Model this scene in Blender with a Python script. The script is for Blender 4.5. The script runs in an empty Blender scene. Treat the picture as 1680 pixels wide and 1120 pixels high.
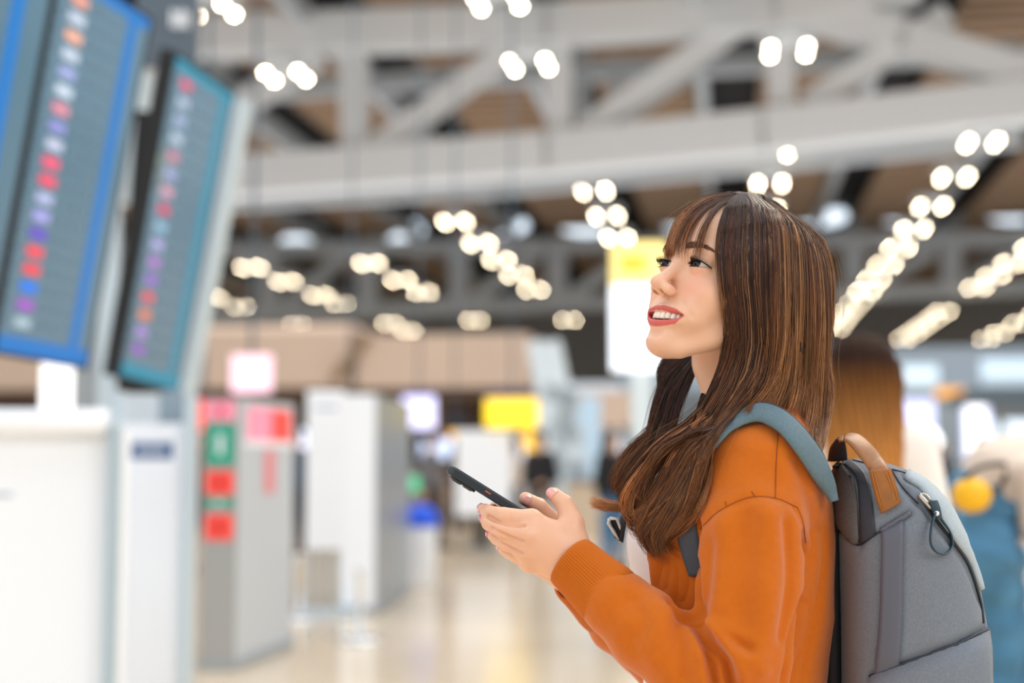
import bpy, math, random
import numpy as np
from mathutils import Vector, Matrix
from mathutils.bvhtree import BVHTree

# ---------------------------------------------------------------- camera, world, light, exposure
sc = bpy.context.scene
COL = sc.collection
CAM = np.array([0.0, 0.0, 1.25]); TILT = math.radians(4.8); F = 50 / 36 * 1680
_fw = np.array([0, math.cos(TILT), math.sin(TILT)]); _rt = np.array([1.0, 0, 0]); _up = np.array([0, -math.sin(TILT), math.cos(TILT)])
cd = bpy.data.cameras.new('camera'); cd.lens = 50; cd.sensor_width = 36; cd.clip_start = .05; cd.clip_end = 1000
cd.dof.use_dof = True; cd.dof.focus_distance = 1.75; cd.dof.aperture_fstop = 1.95
cam = bpy.data.objects.new('camera', cd); COL.objects.link(cam)
cam.location = CAM; cam.rotation_euler = (math.pi / 2 + TILT, 0, 0); sc.camera = cam
sc.view_settings.view_transform = 'Standard'; sc.view_settings.look = 'None'
sc.view_settings.exposure = 0.0; sc.view_settings.gamma = 1.0; sc.view_settings.use_curve_mapping = False
sc.cycles.max_bounces = 7; sc.cycles.diffuse_bounces = 4; sc.cycles.glossy_bounces = 3; sc.cycles.transmission_bounces = 4
sc.cycles.transparent_max_bounces = 6; sc.cycles.sample_clamp_indirect = 6; sc.cycles.caustics_reflective = False; sc.cycles.caustics_refractive = False
world = bpy.data.worlds.new('world'); sc.world = world; world.use_nodes = True
world.node_tree.nodes['Background'].inputs['Color'].default_value = (.88, .94, 1.0, 1)
world.node_tree.nodes['Background'].inputs['Strength'].default_value = .85

def area(name, loc, target, sx, sy, power, col):
    l = bpy.data.lights.new(name, 'AREA'); l.shape = 'RECTANGLE'; l.size = sx; l.size_y = sy; l.energy = power; l.color = col
    o = bpy.data.objects.new(name, l); COL.objects.link(o); o.location = loc
    o.rotation_euler = (Vector(target) - Vector(loc)).to_track_quat('-Z', 'Y').to_euler()
    return o
# added unseen area light left of the camera, and a warm ceiling lamp bank behind her
area('fill_left', (-6.5, -3.0, 4.6), (0.4, 1.8, 1.4), 5, 4, 130, (1.0, .97, .93))
area('key_right', (6.0, -2.6, 5.2), (0.4, 1.8, 1.3), 4, 3, 250, (1.0, .98, .95))  # added unseen area light for the brightness from upper right
area('rear_lamp_bank', (3.2, 5.2, 5.2), (0.4, 1.8, 1.4), 1.6, 1.6, 150, (1.0, .86, .68))
# added upward area light, invisible from below, brightens the trusses
area('truss_fill', (2, 52, 4.6), (2, 52, 30), 90, 70, 20000, (.93, .96, 1.0))
area('roof_fill', (0, 13, 15.5), (0, 13, 0), 50, 34, 8500, (.97, .98, 1.0))  # added overhead light above the view, brightens the floor and her

# ---------------------------------------------------------------- helpers
def P(px, py, D):
    return CAM + D * (_fw + (px - 840) / F * _rt + (560 - py) / F * _up)
def proj(p):
    q = np.asarray(p, float) - CAM; d = q @ _fw
    return 840 + F * (q @ _rt) / d, 560 - F * (q @ _up) / d
PSI = math.atan(360 / F * math.cos(TILT))
HR = np.array([math.cos(PSI), -math.sin(PSI), 0]); HD = np.array([math.sin(PSI), math.cos(PSI), 0])
def H(a, s, z): return a * HR + s * HD + np.array([0, 0, z])
def onz(px, py, z):                      # where the sight line meets height z
    r = P(px, py, 1) - CAM; return CAM + r * (z - CAM[2]) / r[2]
def ats(px, py, s):                      # where it meets the hall's cross plane at s
    r = P(px, py, 1) - CAM; return CAM + r * s / (r @ HD)

def lin(c):
    if isinstance(c, str): c = [int(c[i:i + 2], 16) / 255 for i in (0, 2, 4)]
    return tuple((x / 12.92 if x <= .04045 else ((x + .055) / 1.055) ** 2.4) for x in c[:3])

MATS = {}
def mat(name, color, rough=.5, metal=0, bump=0, bscale=50, vary=0, vscale=8, sss=0, emit=0, coat=0, attr=None, spec=.5, sheen=0, col2=None, stretch=None, alpha=None, bdist=.002):
    if name in MATS: return MATS[name]
    m = bpy.data.materials.new(name); m.use_nodes = True; nt = m.node_tree; N = nt.nodes; L = nt.links
    b = N['Principled BSDF']; c = (*lin(color), 1)
    b.inputs['Base Color'].default_value = c; b.inputs['Roughness'].default_value = rough; b.inputs['Metallic'].default_value = metal
    b.inputs['Specular IOR Level'].default_value = spec
    if sheen: b.inputs['Sheen Weight'].default_value = sheen
    if coat: b.inputs['Coat Weight'].default_value = coat; b.inputs['Coat Roughness'].default_value = .1
    if sss:
        b.inputs['Subsurface Weight'].default_value = sss; b.inputs['Subsurface Radius'].default_value = (1, .35, .18); b.inputs['Subsurface Scale'].default_value = .006
    src = None
    tc = N.new('ShaderNodeTexCoord'); mp = N.new('ShaderNodeMapping'); L.new(tc.outputs['Object'], mp.inputs['Vector'])
    if stretch: mp.inputs['Scale'].default_value = stretch
    if attr:
        a = N.new('ShaderNodeAttribute'); a.attribute_name = attr; src = a.outputs['Color']
    if vary or col2:
        n = N.new('ShaderNodeTexNoise'); n.inputs['Scale'].default_value = vscale; n.inputs['Detail'].default_value = 4
        L.new(mp.outputs['Vector'], n.inputs['Vector'])
        mx = N.new('ShaderNodeMix'); mx.data_type = 'RGBA'
        A = [i for i in mx.inputs if i.name == 'A' and i.type == 'RGBA'][0]; B = [i for i in mx.inputs if i.name == 'B' and i.type == 'RGBA'][0]
        R = [o for o in mx.outputs if o.type == 'RGBA'][0]
        rp = N.new('ShaderNodeMapRange'); rp.inputs['From Min'].default_value = .35; rp.inputs['From Max'].default_value = .65
        L.new(n.outputs['Fac'], rp.inputs['Value']); L.new(rp.outputs['Result'], mx.inputs['Factor'])
        if src is not None:
            mx.blend_type = 'MULTIPLY'; L.new(src, A); B.default_value = (1 - vary, 1 - vary, 1 - vary, 1)
        else:
            A.default_value = c; B.default_value = (*lin(col2), 1) if col2 else (*[x * (1 - vary) for x in c[:3]], 1)
        src = R
    if src is not None: L.new(src, b.inputs['Base Color'])
    if bump:
        n = N.new('ShaderNodeTexNoise'); n.inputs['Scale'].default_value = bscale; n.inputs['Detail'].default_value = 3
        L.new(mp.outputs['Vector'], n.inputs['Vector'])
        bp = N.new('ShaderNodeBump'); bp.inputs['Strength'].default_value = bump; bp.inputs['Distance'].default_value = bdist
        L.new(n.outputs['Fac'], bp.inputs['Height']); L.new(bp.outputs['Normal'], b.inputs['Normal'])
    if emit:
        b.inputs['Emission Strength'].default_value = emit
        if attr: L.new(src, b.inputs['Emission Color'])
        else: b.inputs['Emission Color'].default_value = c
    if alpha is not None: b.inputs['Alpha'].default_value = alpha
    MATS[name] = m
    return m

def tag(o, label=None, cat=None, group=None, kind=None):
    if label: o['label'] = label
    if cat: o['category'] = cat
    if group: o['group'] = group
    if kind: o['kind'] = kind
    return o
def empty(name, loc=(0, 0, 0), label=None, cat=None, group=None, kind=None, rz=0):
    o = bpy.data.objects.new(name, None); COL.objects.link(o); o.location = [float(v) for v in loc]; o.rotation_euler.z = rz; o.empty_display_size = .1
    return tag(o, label, cat, group, kind)
def link(name, me, parent=None, **k):
    o = bpy.data.objects.new(name, me); COL.objects.link(o)
    if parent is not None:
        o.parent = parent                 # children stay in world coordinates
        o.matrix_parent_inverse = (Matrix.Translation(parent.location) @ Matrix.Rotation(parent.rotation_euler.z, 4, 'Z')).inverted()
    return tag(o, **k)
def me_np(name, V, Fc, m, smooth=True, colors=None):
    """mesh from numpy verts and equal-size faces (or a python list of faces)"""
    me = bpy.data.meshes.new(name)
    V = np.asarray(V, np.float32)
    if isinstance(Fc, np.ndarray):
        n = Fc.shape[1]
        me.vertices.add(len(V)); me.vertices.foreach_set('co', V.ravel())
        me.loops.add(Fc.size); me.loops.foreach_set('vertex_index', Fc.astype(np.int32).ravel())
        me.polygons.add(len(Fc)); me.polygons.foreach_set('loop_start', np.arange(0, Fc.size, n, dtype=np.int32))
        me.update(calc_edges=True); me.validate()
    else:
        me.from_pydata(V.tolist(), [], Fc); me.update()
    me.polygons.foreach_set('use_smooth', [smooth] * len(me.polygons))
    if colors is not None:
        a = me.color_attributes.new('col', 'FLOAT_COLOR', 'POINT')
        c = np.ones((len(V), 4), np.float32); c[:, :3] = colors; a.data.foreach_set('color', c.ravel())
    if m: me.materials.append(m)
    return me

class MB:
    """collects simple shapes into one mesh"""
    def __init__(s): s.v = []; s.f = []; s.n = 0
    def add(s, V, Fc):
        V = np.asarray(V, float).reshape(-1, 3); s.v.append(V); s.f += [[i + s.n for i in q] for q in Fc]; s.n += len(V); return s
    def box(s, c, size, R=None):
        c = np.asarray(c, float); h = np.asarray(size, float) / 2
        V = np.array([[x, y, z] for x in (-1, 1) for y in (-1, 1) for z in (-1, 1)]) * h
        if R is not None: V = V @ np.asarray(R).T
        return s.add(V + c, [(0, 1, 3, 2), (4, 6, 7, 5), (0, 4, 5, 1), (2, 3, 7, 6), (0, 2, 6, 4), (1, 5, 7, 3)])
    def hbox(s, a0, a1, s0, s1, z0, z1):    # box in hall coordinates
        R = np.array([HR, HD, [0, 0, 1]]).T
        return s.box(H((a0 + a1) / 2, (s0 + s1) / 2, (z0 + z1) / 2), (a1 - a0, s1 - s0, z1 - z0), R)
    def beam(s, p, q, w, h, upv=(0, 0, 1)):
        p = np.asarray(p, float); q = np.asarray(q, float); d = q - p; L = np.linalg.norm(d); d /= L
        x = np.cross(d, upv); x /= np.linalg.norm(x); z = np.cross(x, d)
        return s.box((p + q) / 2, (w, L, h), np.array([x, d, z]).T)
    def tube(s, pts, r, n=8, cap=True, flat=1.0):
        pts = np.asarray(pts, float); m = len(pts); r = np.broadcast_to(np.asarray(r, float), (m,))
        T = np.gradient(pts, axis=0); T /= np.linalg.norm(T, axis=1)[:, None] + 1e-12
        u = np.cross(T[0], (0, 0, 1)); u = np.cross(T[0], (1, 0, 0)) if np.linalg.norm(u) < .1 else u
        V = []
        for i in range(m):
            u = u - (u @ T[i]) * T[i]; u /= np.linalg.norm(u); w = np.cross(T[i], u)
            for k in range(n):
                a = 2 * math.pi * k / n; V.append(pts[i] + r[i] * (math.cos(a) * u + flat * math.sin(a) * w))
        Fc = [(i * n + k, i * n + (k + 1) % n, (i + 1) * n + (k + 1) % n, (i + 1) * n + k) for i in range(m - 1) for k in range(n)]
        if cap: Fc += [tuple(range(n - 1, -1, -1)), tuple(range((m - 1) * n, m * n))]
        return s.add(V, Fc)
    def disc_stack(s, c, prof, n=24, R=None):  # lathe of (r,z)
        V = []
        for r, z in prof:
            for k in range(n):
                a = 2 * math.pi * k / n; V.append((r * math.cos(a), r * math.sin(a), z))
        V = np.array(V)
        if R is not None: V = V @ np.asarray(R).T
        m = len(prof)
        Fc = [(i * n + k, i * n + (k + 1) % n, (i + 1) * n + (k + 1) % n, (i + 1) * n + k) for i in range(m - 1) for k in range(n)]
        Fc += [tuple(range(n - 1, -1, -1)), tuple(range((m - 1) * n, m * n))]
        return s.add(V + np.asarray(c, float), Fc)
    def build(s, name, m, parent=None, smooth=False, bevel=0, **k):
        me = me_np(name, np.concatenate(s.v), s.f, m, smooth)
        o = link(name, me, parent, **k)
        if bevel:
            b = o.modifiers.new('bevel', 'BEVEL'); b.width = bevel; b.segments = 2; b.limit_method = 'ANGLE'
        return o

def catmull(pts, n):
    """resample a polyline as a smooth curve with n points (any dimension)"""
    pts = np.asarray(pts, float)
    d = np.r_[0, np.cumsum(np.linalg.norm(np.diff(pts[:, :3], axis=0), axis=1) ** .5)]
    q = np.vstack([2 * pts[0] - pts[1], pts, 2 * pts[-1] - pts[-2]])
    t = np.linspace(0, d[-1], n); i = np.clip(np.searchsorted(d, t, 'right') - 1, 0, len(pts) - 2)
    u = ((t - d[i]) / (d[i + 1] - d[i]))[:, None]
    a, b, c, e = q[i], q[i + 1], q[i + 2], q[i + 3]
    return .5 * (2 * b + (c - a) * u + (2 * a - 5 * b + 4 * c - e) * u ** 2 + (3 * b - a - 3 * c + e) * u ** 3)

# ---- signed distance volumes, meshed with surface nets
def smin(a, b, k):
    if k <= 0: return np.minimum(a, b)
    h = np.maximum(k - np.abs(a - b), 0) / k
    return np.minimum(a, b) - h * h * k * .25
class Vol:
    def __init__(s, lo, hi, h):
        s.lo = np.array(lo, float); s.h = h; s.n = (np.ceil((np.array(hi) - s.lo) / h) + 1).astype(int)
        s.f = np.full(s.n, .2, np.float32)
    def grid(s, lo, hi):
        i0 = np.clip(np.floor((np.asarray(lo) - s.lo) / s.h).astype(int), 0, s.n); i1 = np.clip(np.ceil((np.asarray(hi) - s.lo) / s.h).astype(int) + 1, 0, s.n)
        if (i1 <= i0).any(): return None
        g = [(s.lo[a] + s.h * np.arange(i0[a], i1[a])).astype(np.float32) for a in range(3)]
        return tuple(slice(i0[a], i1[a]) for a in range(3)), g[0][:, None, None], g[1][None, :, None], g[2][None, None, :]
    def put(s, fn, lo, hi, k=0.0, mode='u', pad=None):
        pad = max(k, 3 * s.h) if pad is None else pad
        lo, hi = np.minimum(lo, hi), np.maximum(lo, hi)
        g = s.grid(np.asarray(lo) - pad, np.asarray(hi) + pad)
        if g is None: return s
        sl, X, Y, Z = g; d = fn(X, Y, Z); a = s.f[sl]
        s.f[sl] = smin(a, d, k) if mode == 'u' else (-smin(-a, d, k) if mode == 's' else -smin(-a, -d, k))
        return s
    def ell(s, c, r, k=0., mode='u', R=None):
        c = np.asarray(c, float); r = np.asarray(r, float); e = r.max() if R is not None else r
        def fn(X, Y, Z):
            x, y, z = X - c[0], Y - c[1], Z - c[2]
            if R is not None: x, y, z = (R[0][0] * x + R[1][0] * y + R[2][0] * z, R[0][1] * x + R[1][1] * y + R[2][1] * z, R[0][2] * x + R[1][2] * y + R[2][2] * z)
            k0 = np.sqrt((x / r[0]) ** 2 + (y / r[1]) ** 2 + (z / r[2]) ** 2)
            k1 = np.sqrt((x / r[0] ** 2) ** 2 + (y / r[1] ** 2) ** 2 + (z / r[2] ** 2) ** 2) + 1e-9
            return k0 * (k0 - 1) / k1
        return s.put(fn, c - e, c + e, k, mode)
    def cap(s, a, b, ra, rb, k=0., mode='u', flat=None, fr=1.0):
        """tapered capsule; flat = direction along which the section is scaled by fr"""
        a = np.asarray(a, float); b = np.asarray(b, float); ba = b - a; L = ba @ ba
        if flat is not None: flat = np.asarray(flat, float) / np.linalg.norm(flat)
        R = max(ra, rb) * max(1, fr)
        def fn(X, Y, Z):
            x, y, z = X - a[0], Y - a[1], Z - a[2]
            t = np.clip((x * ba[0] + y * ba[1] + z * ba[2]) / L, 0, 1)
            x = x - t * ba[0]; y = y - t * ba[1]; z = z - t * ba[2]
            if flat is not None:
                q = (x * flat[0] + y * flat[1] + z * flat[2]) * (1 / fr - 1); x = x + q * flat[0]; y = y + q * flat[1]; z = z + q * flat[2]
            return (np.sqrt(x * x + y * y + z * z) - (ra + (rb - ra) * t)) * min(1, fr)
        return s.put(fn, np.minimum(a, b) - R, np.maximum(a, b) + R, k, mode)
    def chain(s, pts, rs, k=0., k0=None, mode='u', **kw):
        for i in range(len(pts) - 1): s.cap(pts[i], pts[i + 1], rs[i], rs[i + 1], (k0 if (k0 is not None and i == 0) else k), mode, **kw)
        return s
    def mesh(s):
        f = s.f; S = f < 0; n = f.shape
        C = [(i, j, k) for i in (0, 1) for j in (0, 1) for k in (0, 1)]
        cnt = np.zeros([m - 1 for m in n], np.uint8)
        for i, j, k in C: cnt += S[i:n[0] - 1 + i, j:n[1] - 1 + j, k:n[2] - 1 + k]
        act = np.argwhere((cnt > 0) & (cnt < 8)); idx = np.full(cnt.shape, -1, np.int64); idx[tuple(act.T)] = np.arange(len(act))
        vals = np.stack([f[act[:, 0] + i, act[:, 1] + j, act[:, 2] + k] for i, j, k in C], 1).astype(np.float64); Cn = np.array(C, float)
        acc = np.zeros((len(act), 3)); w = np.zeros(len(act))
        for p in range(8):
            for q in range(p + 1, 8):
                if abs(Cn[p] - Cn[q]).sum() != 1: continue
                a, b = vals[:, p], vals[:, q]; m = (a < 0) != (b < 0)
                t = np.where(m, a / np.where(a == b, 1, a - b), 0)
                acc += m[:, None] * (Cn[p] + t[:, None] * (Cn[q] - Cn[p])); w += m
        V = s.lo + s.h * (act + acc / w[:, None])
        Q = []
        for ax in range(3):
            sh = [slice(None)] * 3; sh2 = [slice(None)] * 3; sh[ax] = slice(0, n[ax] - 1); sh2[ax] = slice(1, n[ax])
            a = S[tuple(sh)]; b = S[tuple(sh2)]; e = np.argwhere(a != b)
            u, v = [(1, 2), (2, 0), (0, 1)][ax]
            e = e[(e[:, u] > 0) & (e[:, v] > 0) & (e[:, u] < n[u] - 1) & (e[:, v] < n[v] - 1)]
            def at(du, dv):
                c = e.copy(); c[:, u] -= du; c[:, v] -= dv; return idx[tuple(c.T)]
            q = np.stack([at(1, 1), at(0, 1), at(0, 0), at(1, 0)], 1); flip = ~a[tuple(e.T)]
            q[flip] = q[flip][:, ::-1]; Q.append(q)
        Q = np.concatenate(Q); Q = Q[(Q >= 0).all(1)]
        used, inv = np.unique(Q, return_inverse=True)
        return V[used], inv.reshape(Q.shape)
def vnormals(V, Q):
    n = np.zeros_like(V); c = np.cross(V[Q[:, 2]] - V[Q[:, 0]], V[Q[:, 3 % Q.shape[1]]] - V[Q[:, 1]])
    for i in range(Q.shape[1]): np.add.at(n, Q[:, i], c)
    return n / (np.linalg.norm(n, axis=1)[:, None] + 1e-12)
def relax(V, Q, it=2, w=.5):
    for _ in range(it):
        s = np.zeros_like(V); c = np.zeros(len(V)); n = Q.shape[1]
        for i in range(n):
            a, b = Q[:, i], Q[:, (i + 1) % n]
            np.add.at(s, a, V[b]); np.add.at(s, b, V[a]); np.add.at(c, a, 1); np.add.at(c, b, 1)
        V = V + w * (s / np.maximum(c, 1)[:, None] - V)
    return V
def polydist(V, pts):
    best = np.full(len(V), 1e9); pts = np.asarray(pts, float)
    for a, b in zip(pts[:-1], pts[1:]):
        ba = b - a; t = np.clip(((V - a) @ ba) / (ba @ ba), 0, 1); best = np.minimum(best, np.linalg.norm(V - a - t[:, None] * ba, axis=1))
    return best
def crease(V, Nn, pts, r, depth):
    """press (depth>0) or raise a soft line into a surface"""
    d = polydist(V, pts); return V - Nn * (depth * np.exp(-(d / r) ** 2))[:, None]

def bvh_of(V, Q): return BVHTree.FromPolygons([tuple(v) for v in V.tolist()], [tuple(q) for q in Q.tolist()])
def cast(bvh, px, py, lift=0.0):
    d = P(px, py, 1) - CAM; d = d / np.linalg.norm(d)
    h = bvh.ray_cast(Vector(CAM), Vector(d))
    if h[0] is None: return None, None
    n = np.array(h[1]); n = -n if n @ d > 0 else n
    return np.array(h[0]) + n * lift, n
def on_surface(bvh, pts, lift=.001, n=24):
    out = []
    for q in catmull([(a[0], a[1], 0) for a in pts], n):
        p, nn = cast(bvh, q[0], q[1], lift)
        if p is not None: out.append(p)
    return out
def strip_on(bvh, left, right, n=24, m=5, lift=.0015, thick=.002, crown=0.0, jump=.03):
    """a slab lying on a surface between two edge lines given as sight points"""
    A = catmull([(a[0], a[1], 0) for a in left], n); B = catmull([(a[0], a[1], 0) for a in right], n)
    top = np.zeros((n, m, 3)); bot = np.zeros((n, m, 3)); last = None
    for i in range(n):
        tm = 1.0
        while tm > .3 and cast(bvh, *(A[i] * (1 - tm) + B[i] * tm)[:2])[0] is None: tm -= .05
        for j in range(m):
            t = j / (m - 1); q = A[i] * (1 - t * tm) + B[i] * t * tm; p, nn = cast(bvh, q[0], q[1])
            if p is None: p, nn = last if last is not None else (P(q[0], q[1], 1.75), -_fw)
            last = (p, nn); cr = crown * (1 - (2 * t - 1) ** 2)
            top[i, j] = p + nn * (lift + thick + cr); bot[i, j] = p + nn * (lift - .002)
    return slab(top, bot)
def slab(top, bot):
    n, m, _ = top.shape; V = np.concatenate([top.reshape(-1, 3), bot.reshape(-1, 3)]); o = n * m; Fc = []
    I = lambda i, j: i * m + j
    for i in range(n - 1):
        for j in range(m - 1):
            Fc.append((I(i, j), I(i, j + 1), I(i + 1, j + 1), I(i + 1, j))); Fc.append((o + I(i, j), o + I(i + 1, j), o + I(i + 1, j + 1), o + I(i, j + 1)))
    for i in range(n - 1):
        Fc.append((I(i, 0), I(i + 1, 0), o + I(i + 1, 0), o + I(i, 0))); Fc.append((I(i + 1, m - 1), I(i, m - 1), o + I(i, m - 1), o + I(i + 1, m - 1)))
    for j in range(m - 1):
        Fc.append((I(0, j + 1), I(0, j), o + I(0, j), o + I(0, j + 1))); Fc.append((I(n - 1, j), I(n - 1, j + 1), o + I(n - 1, j + 1), o + I(n - 1, j)))
    return V, Fc
def ribbon(centers, across, width, thick):
    """strap: centre line, direction across it, width and thickness"""
    c = np.asarray(centers, float); n = len(c); T = np.gradient(c, axis=0); T /= np.linalg.norm(T, axis=1)[:, None]
    w = np.broadcast_to(np.asarray(width, float), (n,)); A = np.broadcast_to(np.asarray(across, float), (n, 3))
    A = A - (A * T).sum(1)[:, None] * T; A /= np.linalg.norm(A, axis=1)[:, None]; U = np.cross(T, A)
    s = np.linspace(-1, 1, 7); top = np.zeros((n, 7, 3)); bot = np.zeros((n, 7, 3))
    for j, t in enumerate(s):
        e = thick * .5 * math.sqrt(max(0, 1 - t ** 6 * .8))
        top[:, j] = c + A * (w * t / 2)[:, None] + U * e; bot[:, j] = c + A * (w * t / 2)[:, None] - U * e
    return slab(top, bot)

def slab_edges(A, B, n=24, m=7, thick=.004, crown=0.0):
    """strap between two edge lines of (px, py, depth) sight points"""
    A = catmull([P(*a) for a in A], n); B = catmull([P(*b) for b in B], n); c = (A + B) / 2
    T = np.gradient(c, axis=0); N_ = np.cross(T, B - A); N_ /= np.linalg.norm(N_, axis=1)[:, None] + 1e-12
    N_ = np.where((N_ @ _fw)[:, None] > 0, -N_, N_); top = np.zeros((n, m, 3)); bot = np.zeros((n, m, 3))
    for j in range(m):
        t = j / (m - 1); e = 1 - (2 * t - 1) ** 2; p = A * (1 - t) + B * t
        k = math.sqrt(max(0, 1 - abs(2 * t - 1) ** 5 * .9))
        top[:, j] = p + N_ * (thick * .5 * k + crown * e); bot[:, j] = p - N_ * (thick * .5 * k - crown * e)
    return slab(top, bot)
def stack_fn(rows, C, fdir, ldir, pxref, scale, pw=2.5, shrink=0.0):
    """rows: (z, front px, back px, half width); upright stack of rounded sections"""
    z_ = np.array([r[0] for r in rows])[::-1]; c_ = np.array([((r[1] + r[2]) / 2 - pxref) * scale for r in rows])[::-1]
    a_ = np.array([(r[2] - r[1]) / 2 * scale for r in rows])[::-1] - shrink; b_ = np.array([r[3] for r in rows])[::-1] - shrink
    def fn(X, Y, Z):
        z = Z.ravel(); cx = np.interp(z, z_, c_)[None, None]; a = np.maximum(np.interp(z, z_, a_), .004)[None, None]; b = np.maximum(np.interp(z, z_, b_), .004)[None, None]
        dx, dy = X - C[0], Y - C[1]; f_ = dx * fdir[0] + dy * fdir[1] - cx; l_ = dx * ldir[0] + dy * ldir[1]
        k = (np.abs(f_ / a) ** pw + np.abs(l_ / b) ** pw) ** (1 / pw)
        return np.maximum(np.maximum((k - 1) * np.minimum(a, b) * .9, Z - z_[-1]), z_[0] - Z)
    return fn
# ================================================================ the hall: floor, roof, trusses, lamps
FLOOR = mat('polished_stone', 'e8d5ba', rough=.16, vary=.10, vscale=.8, bump=.02, bscale=6, spec=.5)
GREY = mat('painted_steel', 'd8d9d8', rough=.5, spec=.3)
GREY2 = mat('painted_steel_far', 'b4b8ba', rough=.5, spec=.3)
DARK = mat('dark_deck', '1f1c1b', rough=.9, vary=.3, vscale=.5)
BEIGE = mat('beige_board', 'a58a70', rough=.8, vary=.15, vscale=.4)
BEIGE2 = mat('beige_fascia', 'dcc4b0', rough=.6, vary=.04, vscale=.5)
WHITEP = mat('white_paint', 'f3f8ff', rough=.35)
LAMP = mat('lamp_glow', 'ffeccb', emit=62, rough=.4)

mb = MB(); mb.hbox(-75, 75, -14, 190, -.3, 0); mb.build('floor', FLOOR, kind='structure')
HZ = 1.25 + 17.8
mb = MB(); mb.hbox(-60, 60, -6, 160, HZ + 1.2, HZ + 1.6); ceiling = mb.build('ceiling', DARK, kind='structure')
# boarded bays between dark gaps, and slats across each bay
for k in range(-7, 8):
    a = (k + .5) * 7.73
    mb = MB(); mb.hbox(a - 2.3, a + 2.3, 20, 150, HZ + .25, HZ + .5); mb.build('ceiling_bay', BEIGE, ceiling)
    mb = MB()
    for s in np.arange(22, 108, 1.5): mb.hbox(a - 2.3, a + 2.3, s, s + .35, HZ + .02, HZ + .25)
    mb.build('ceiling_slats', BEIGE, ceiling, kind='stuff')
    mb = MB(); mb.hbox(k * 7.73 - 1.4, k * 7.73 - .9, 20, 150, HZ - .5, HZ + .6); mb.build('ceiling_joist', GREY2, ceiling)
# far gable and side glazing line of the hall
mb = MB(); mb.hbox(-60, 60, 158, 159, 0, 3.4); mb.build('wall_far', mat('far_wall', '9aa4ad', rough=.7), kind='structure')
mb = MB(); mb.hbox(-60, 60, 150, 150.6, 9.5, HZ + 1.4); mb.build('wall_gable', mat('gable', '8d8a86', rough=.8), kind='structure')

def truss(s, label, za, zb, a0, a1, nodes, mats, thick, skew=(0, 0), back=True):
    t = empty('roof_truss', H(0, s, 0), label, 'roof truss')
    bot = lambda a: H(a, s + skew[0] * a, za(a)); top = lambda a: H(a, s + skew[1] * a, zb(a))
    for nm, fn in (('bottom_chord', bot), ('top_chord', top)):
        MB().beam(fn(a0), fn(a1), thick, thick * 1.05).build(nm, mats, t, bevel=.1)
    for i, a in enumerate(nodes):
        MB().beam(bot(a), top(a), thick * .62, thick * .62, (1, 0, 0)).build('post', mats, t)
        if i + 1 < len(nodes): MB().beam(bot(a + .4), top(nodes[i + 1] - .6), thick * .5, thick * .5).build('brace', mats, t)
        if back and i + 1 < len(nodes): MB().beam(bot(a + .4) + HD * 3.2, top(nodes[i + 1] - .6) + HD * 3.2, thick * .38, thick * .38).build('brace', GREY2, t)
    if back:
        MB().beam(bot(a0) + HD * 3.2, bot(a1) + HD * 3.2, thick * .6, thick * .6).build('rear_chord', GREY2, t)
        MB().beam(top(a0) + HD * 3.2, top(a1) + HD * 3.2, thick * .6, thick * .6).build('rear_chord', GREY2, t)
    return t
S1 = 54.0
def hcoord(p): q = np.asarray(p) - 0; return q @ HR, q @ HD, q[2]
A1 = [hcoord(ats(x, y, S1)) for x, y in ((390, 292), (900, 254), (1250, 218), (1680, 168))]
B1_ = [hcoord(ats(x, y, S1)) for x, y in ((330, 62), (900, 42), (1250, 10), (1680, -40))]
za = lambda a: float(np.interp(a, [q[0] for q in A1], [q[2] for q in A1]) + (a - A1[0][0]) * .05 * (a < A1[0][0]) + (a - A1[-1][0]) * .1 * (a > A1[-1][0]))
zb = lambda a: float(np.interp(a, [q[0] for q in B1_], [q[2] for q in B1_]))
t1 = empty('roof_truss', H(0, S1, 0), 'big pale grey roof truss crossing the upper picture behind her head', 'roof truss')
def seg(name, pts, w, h, m, off=0.0, sm=S1):
    q = [np.array(ats(x, y, sm)) + HD * off for x, y in pts]
    for i in range(len(q) - 1):
        d = (q[i + 1] - q[i]); d /= np.linalg.norm(d); MB().beam(q[i] - d * .12, q[i + 1] + d * .12, w, h).build(name, m, t1 if sm == S1 else t2)
seg('bottom_chord', [(-1500, 330), (-400, 318), (390, 292), (900, 254), (1250, 218), (1700, 165), (2800, -10)], 1.5, 1.55, GREY)
seg('top_chord', [(-1500, 110), (-400, 90), (330, 62), (900, 42), (1270, 18), (1500, -30)], 1.4, 1.5, GREY)
seg('end_chord', [(1270, 8), (1480, 62), (1760, 150)], 1.2, 1.2, GREY)
for x, y0, y1 in ((580, 65, 255), (915, 40, 240), (1278, 0, 200), (250, 60, 290), (-150, 80, 305), (-600, 90, 315), (1960, -120, 115), (2400, -220, 40)): seg('post', [(x + 4, y1), (x, y0)], .8, 1.0, GREY)
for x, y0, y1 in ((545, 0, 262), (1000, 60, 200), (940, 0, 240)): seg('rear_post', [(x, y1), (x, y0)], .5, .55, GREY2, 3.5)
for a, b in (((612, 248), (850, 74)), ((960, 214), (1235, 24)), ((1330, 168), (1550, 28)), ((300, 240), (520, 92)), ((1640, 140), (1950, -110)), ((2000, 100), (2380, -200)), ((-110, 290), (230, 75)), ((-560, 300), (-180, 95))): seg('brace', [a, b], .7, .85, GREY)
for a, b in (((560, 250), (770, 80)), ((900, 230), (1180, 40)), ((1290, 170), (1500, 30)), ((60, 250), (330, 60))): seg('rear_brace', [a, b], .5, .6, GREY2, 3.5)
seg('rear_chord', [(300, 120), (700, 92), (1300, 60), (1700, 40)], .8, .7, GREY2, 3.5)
seg('rear_chord', [(230, 310), (800, 278), (1250, 236), (1700, 190)], .8, .7, GREY2, 3.5)
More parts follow.
